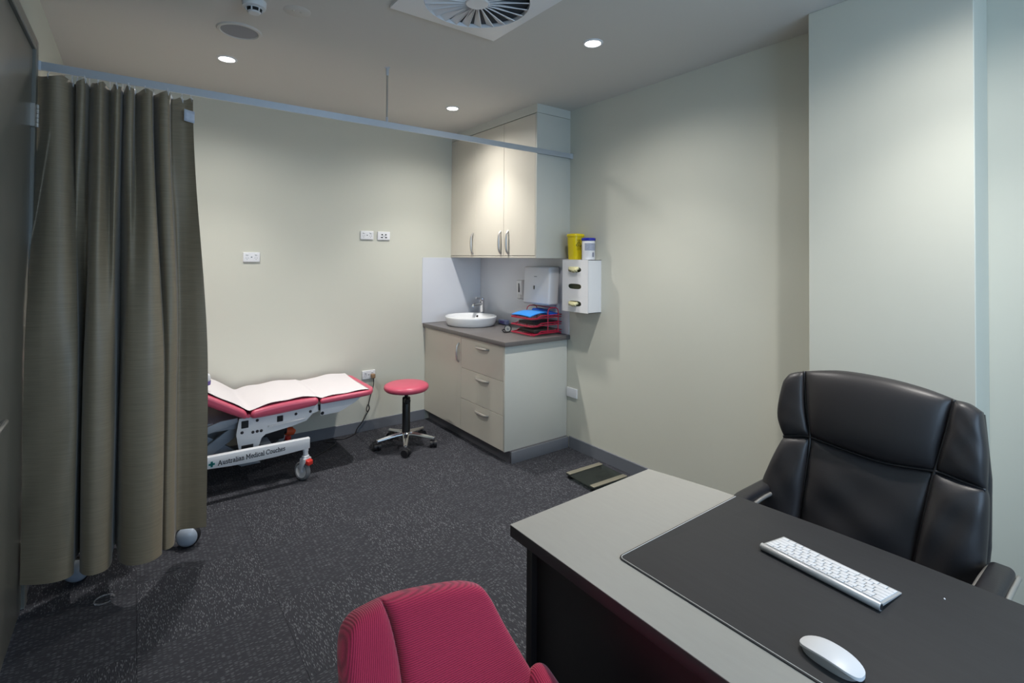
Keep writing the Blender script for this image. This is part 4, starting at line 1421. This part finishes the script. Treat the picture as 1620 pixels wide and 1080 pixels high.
def patch(name, top, right, bottom, left, depth, back, parent, p=2.6, nu=22, nv=18, wr=0.0, seed=0, material=None, cp=cp, PN=PN):
    """stuffed panel between four boundary polylines of photo pixels, bulging towards the desk"""
    def res(poly, n):
        pts = [cp(*q) for q in poly]
        if len(pts) == 2:
            pts = [pts[0], pts[0].lerp(pts[1], .5), pts[1]]
        return [Vector(q) for q in catmull([tuple(q) for q in pts], n)]
    T, Bm, L, R = res(top, nu), res(bottom, nu), res(left, nv), res(right, nv)
    bm = mb()
    fr, bk = [], []
    for i in range(nu + 1):
        u = i / nu; a, b = [], []
        for j in range(nv + 1):
            v = j / nv
            P = T[i] * (1 - v) + Bm[i] * v + L[j] * (1 - u) + R[j] * u - (T[0] * (1 - u) * (1 - v) + T[-1] * u * (1 - v) + Bm[0] * (1 - u) * v + Bm[-1] * u * v)
            e = (1 - abs(2 * u - 1) ** p) ** .55 * (1 - abs(2 * v - 1) ** p) ** .55
            wv = wr * (math.sin(9 * u + 13 * v + seed) + .7 * math.sin(21 * v - 8 * u + seed * 2)) * e
            a.append(bm.verts.new(P + PN * (depth * e + wv)))
            b.append(bm.verts.new(P - PN * (back * (.55 + .45 * e))))
        fr.append(a); bk.append(b)
    for i in range(nu):
        for j in range(nv):
            bm.faces.new((fr[i][j], fr[i + 1][j], fr[i + 1][j + 1], fr[i][j + 1]))
            bm.faces.new((bk[i][j], bk[i][j + 1], bk[i + 1][j + 1], bk[i + 1][j]))
    for i in range(nu):
        bm.faces.new((fr[i][0], bk[i][0], bk[i + 1][0], fr[i + 1][0])); bm.faces.new((fr[i][nv], fr[i + 1][nv], bk[i + 1][nv], bk[i][nv]))
    for j in range(nv):
        bm.faces.new((fr[0][j], fr[0][j + 1], bk[0][j + 1], bk[0][j])); bm.faces.new((fr[nu][j], bk[nu][j], bk[nu][j + 1], fr[nu][j + 1]))
    bmesh.ops.recalc_face_normals(bm, faces=bm.faces)
    return obj(name, bm, material or M['leather'], parent, 75)


patch('headrest', [(1273, 587), (1330, 586), (1400, 597), (1460, 613), (1510, 632)], [(1510, 632), (1498, 680), (1480, 744)],
      [(1282, 690), (1333, 709), (1400, 731), (1480, 744)], [(1273, 587), (1276, 640), (1282, 690)], .055, .05, t, 2.4)
patch('headrest_wing', [(1240, 603), (1250, 591), (1273, 587)], [(1273, 587), (1276, 640), (1282, 690)], [(1240, 690), (1262, 689), (1282, 690)],
      [(1240, 603), (1231, 655), (1240, 690)], .03, .045, t, 3, 12, 16, .001, 1)
patch('headrest_wing', [(1510, 632), (1532, 638), (1553, 652)], [(1553, 652), (1561, 715), (1560, 775)], [(1480, 744), (1515, 757), (1560, 775)],
      [(1510, 632), (1498, 680), (1480, 744)], .032, .05, t, 3, 12, 18, .0015, 4)
patch('back_cushion', [(1282, 692), (1333, 711), (1400, 733), (1478, 746)], [(1478, 746), (1460, 826), (1440, 925), (1420, 1040)],
      [(1240, 960), (1300, 985), (1360, 1010), (1420, 1040)], [(1282, 692), (1274, 760), (1264, 830), (1240, 960)], .035, .05, t, 2.6, 24, 24, .0035, 2)
patch('side_bolster', [(1240, 690), (1262, 690), (1282, 692)], [(1282, 692), (1274, 760), (1264, 830), (1240, 960)], [(1195, 920), (1215, 940), (1240, 960)],
      [(1240, 690), (1218, 733), (1201, 785), (1195, 920)], .040, .045, t, 3, 14, 24, .0015, 3)
patch('side_bolster', [(1478, 746), (1515, 759), (1560, 775)], [(1560, 775), (1563, 800), (1559, 880), (1545, 1020)], [(1420, 1040), (1480, 1040), (1545, 1020)],
      [(1478, 746), (1460, 826), (1440, 925), (1420, 1040)], .042, .05, t, 3, 14, 24, .003, 7)
# outer shell of the back
sh = [cp(*q) for q in ((1240, 605), (1255, 592), (1290, 589), (1400, 602), (1505, 637), (1552, 655), (1563, 760), (1562, 870), (1546, 1010), (1420, 1035), (1240, 955), (1200, 915), (1205, 790), (1240, 690), (1233, 655))]
bm = mb(); add_prism(bm, [q - PN * .035 for q in sh], -PN * .035, .01); obj('back_shell', bm, M['leather2'], t)
# seams (double piping)
for pts in ([(1273, 587), (1276, 640), (1282, 691), (1274, 760), (1264, 830), (1250, 900)], [(1510, 632), (1498, 680), (1479, 745), (1460, 826), (1440, 925), (1425, 1010)],
            [(1240, 690), (1262, 689), (1282, 691), (1333, 710), (1400, 732), (1479, 745), (1515, 758), (1560, 775)]):
    bm = mb()
    P3 = [cp(*q) for q in pts]
    add_tube(bm, [Vector(q) + PN * .004 for q in catmull([tuple(q) for q in P3], 40)], .0045, 7)
    obj('seam', bm, M['leather2'], t, 180)
# seat, arms, base
bm = mb()
rounded_box(bm, (.245, .26, .055), .05, 6, 4, lambda q: Vector((q.x - 1.11, q.y - 3.65, q.z + .485 + (.012 * (1 - (q.x / .245) ** 2) if q.z > 0 else 0))))
obj('seat', bm, M['leather'], t, 75)
for s, yv in ((1, -3.335), (-1, -3.992)):
    bm = mb()
    rounded_box(bm, (.125, .028, .018), .016, 5, 4, lambda q: Vector((q.x - .975, yv + q.y,   .652 + q.z - .25 * max(0, -q.x - .06) ** 1.0 * .6)))
    arm = obj('arm_pad', bm, M['leather2'], t, 75)
    bm = mb()
    fr = [(-.84, yv - .031, .640), (-.96, yv - .032, .643), (-1.07, yv - .031, .634), (-1.098, yv - .018, .628), (-1.103, yv, .626), (-1.098, yv + .018, .628), (-1.07, yv + .031, .634), (-.96, yv + .032, .643), (-.84, yv + .031, .640)]
    add_tube(bm, catmull(fr, 50), .007, 8); obj('arm_frame', bm, M['steel'], arm, 180)
    bm = mb()
    pts = [(-.80, yv, .622), (-.90, yv, .630), (-1.04, yv, .626), (-1.10, yv, .606), (-1.125, yv - s * -.01, .56), (-1.10, yv + s * -.03, .46), (-1.02, yv - s * .06, .435), (-.95, yv - s * .12, .43)]
    cpts = catmull(pts, 40)
    add_tube(bm, cpts, .011, 8)
    obj('arm_loop', bm, M['steel'], arm, 180)
    bm = mb(); add_tube(bm, catmull([(-.845, yv - s * .02, .602), (-.86, yv, .627), (-.92, yv, .630)], 12), .011, 8); obj('arm_bracket', bm, M['steel'], arm, 180)
bm = mb(); add_box(bm, -1.24, -.90, -3.74, -3.56, .40, .43, .006); obj('seat_mechanism', bm, M['black'], t)
bm = mb(); add_lathe(bm, [(0, .08), (.03, .08), (.03, .25), (.02, .26), (.02, .41), (0, .41)], (-1.06, -3.65, 0), 20); obj('gas_column', bm, M['black'], t)
for k in range(5):
    a = .3 + 2 * PI * k / 5
    d = Vector((math.cos(a), math.sin(a), 0)); o0 = Vector((-1.06, -3.65, 0))
    bm = mb(); add_tube(bm, [o0 + Vector((0, 0, .11)), o0 + d * .15 + Vector((0, 0, .095)), o0 + d * .29 + Vector((0, 0, .07))], [.024, .02, .014], 10)
    lg = obj('leg', bm, M['chrome'], t)
    e = o0 + d * .29; cs = Vector((-d.y, d.x, 0))
    bm = mb()
    for sg in (-1, 1):
        add_tube(bm, [e + cs * sg * .008 + Vector((0, 0, .027)), e + cs * sg * .026 + Vector((0, 0, .027))], .027, 16)
    add_lathe(bm, [(0, .06), (.009, .06), (.009, .03), (0, .03)], e, 10)
    obj('castor', bm, M['brubber'], lg)

# ------------------------------------------------------------------ red visitor chair
VX, VY = -2.305, -3.50
t = thing('visitor_chair', 'raspberry ribbed fabric visitor chair in front of the desk', 'chair', (VX, VY, 0))


VB, VT = Vector((-2.3, -3.37, .45)), Vector((-2.3, -3.265, .79))
VD = (VT - VB).normalized(); VN = Vector((0, -VD.z, VD.y))


def vp(u, v):
    return pxplane(u, v, VB, VN)


inner_l = [(604, 949), (616, 985), (627, 1035), (634, 1085), (650, 1190)]
patch('backrest', [(604, 949), (640, 937), (700, 925), (735, 921), (757, 924)], [(757, 924), (772, 945), (792, 982), (818, 1026), (848, 1077), (885, 1150)],
      [(650, 1190), (770, 1180), (885, 1150)], inner_l, .030, .045, t, 9, 30, 26, 0, 0, M['redfab'], vp, VN)
patch('back_bolster', [(553, 985), (568, 968), (604, 949)], inner_l, [(552, 1200), (600, 1197), (650, 1190)],
      [(553, 985), (544, 1003), (540, 1030), (540, 1060), (544, 1110), (552, 1200)], .034, .045, t, 4.5, 18, 26, 0, 0, M['redfab2'], vp, VN)
bm = mb(); rounded_box(bm, (.235, .215, .055), .045, 8, 4, lambda q: Vector((VX + q.x, -3.56 + q.y, .415 + q.z))); obj('seat', bm, M['redfab'], t, 75)
for s in (-1, 1):
    bm = mb()
    rounded_box(bm, (.034, .15, .12), .032, 6, 4, lambda q: Vector((VX + .02 + s * (.245) + q.x, -3.50 + q.y, .405 + q.z * .85 + .05 * (q.y / .15) * max(0, q.z / .12))))
    obj('side_wing', bm, M['redfab2'], t, 75)
for sx2 in (-1, 1):
    for sy2 in (-1, 1):
        bm = mb(); add_tube(bm, [(VX + sx2 * .17, -3.56 + sy2 * .15, .372), (VX + sx2 * .21, -3.56 + sy2 * .20, .004)], [.014, .011], 10)
        obj('leg', bm, M['chrome'], t)
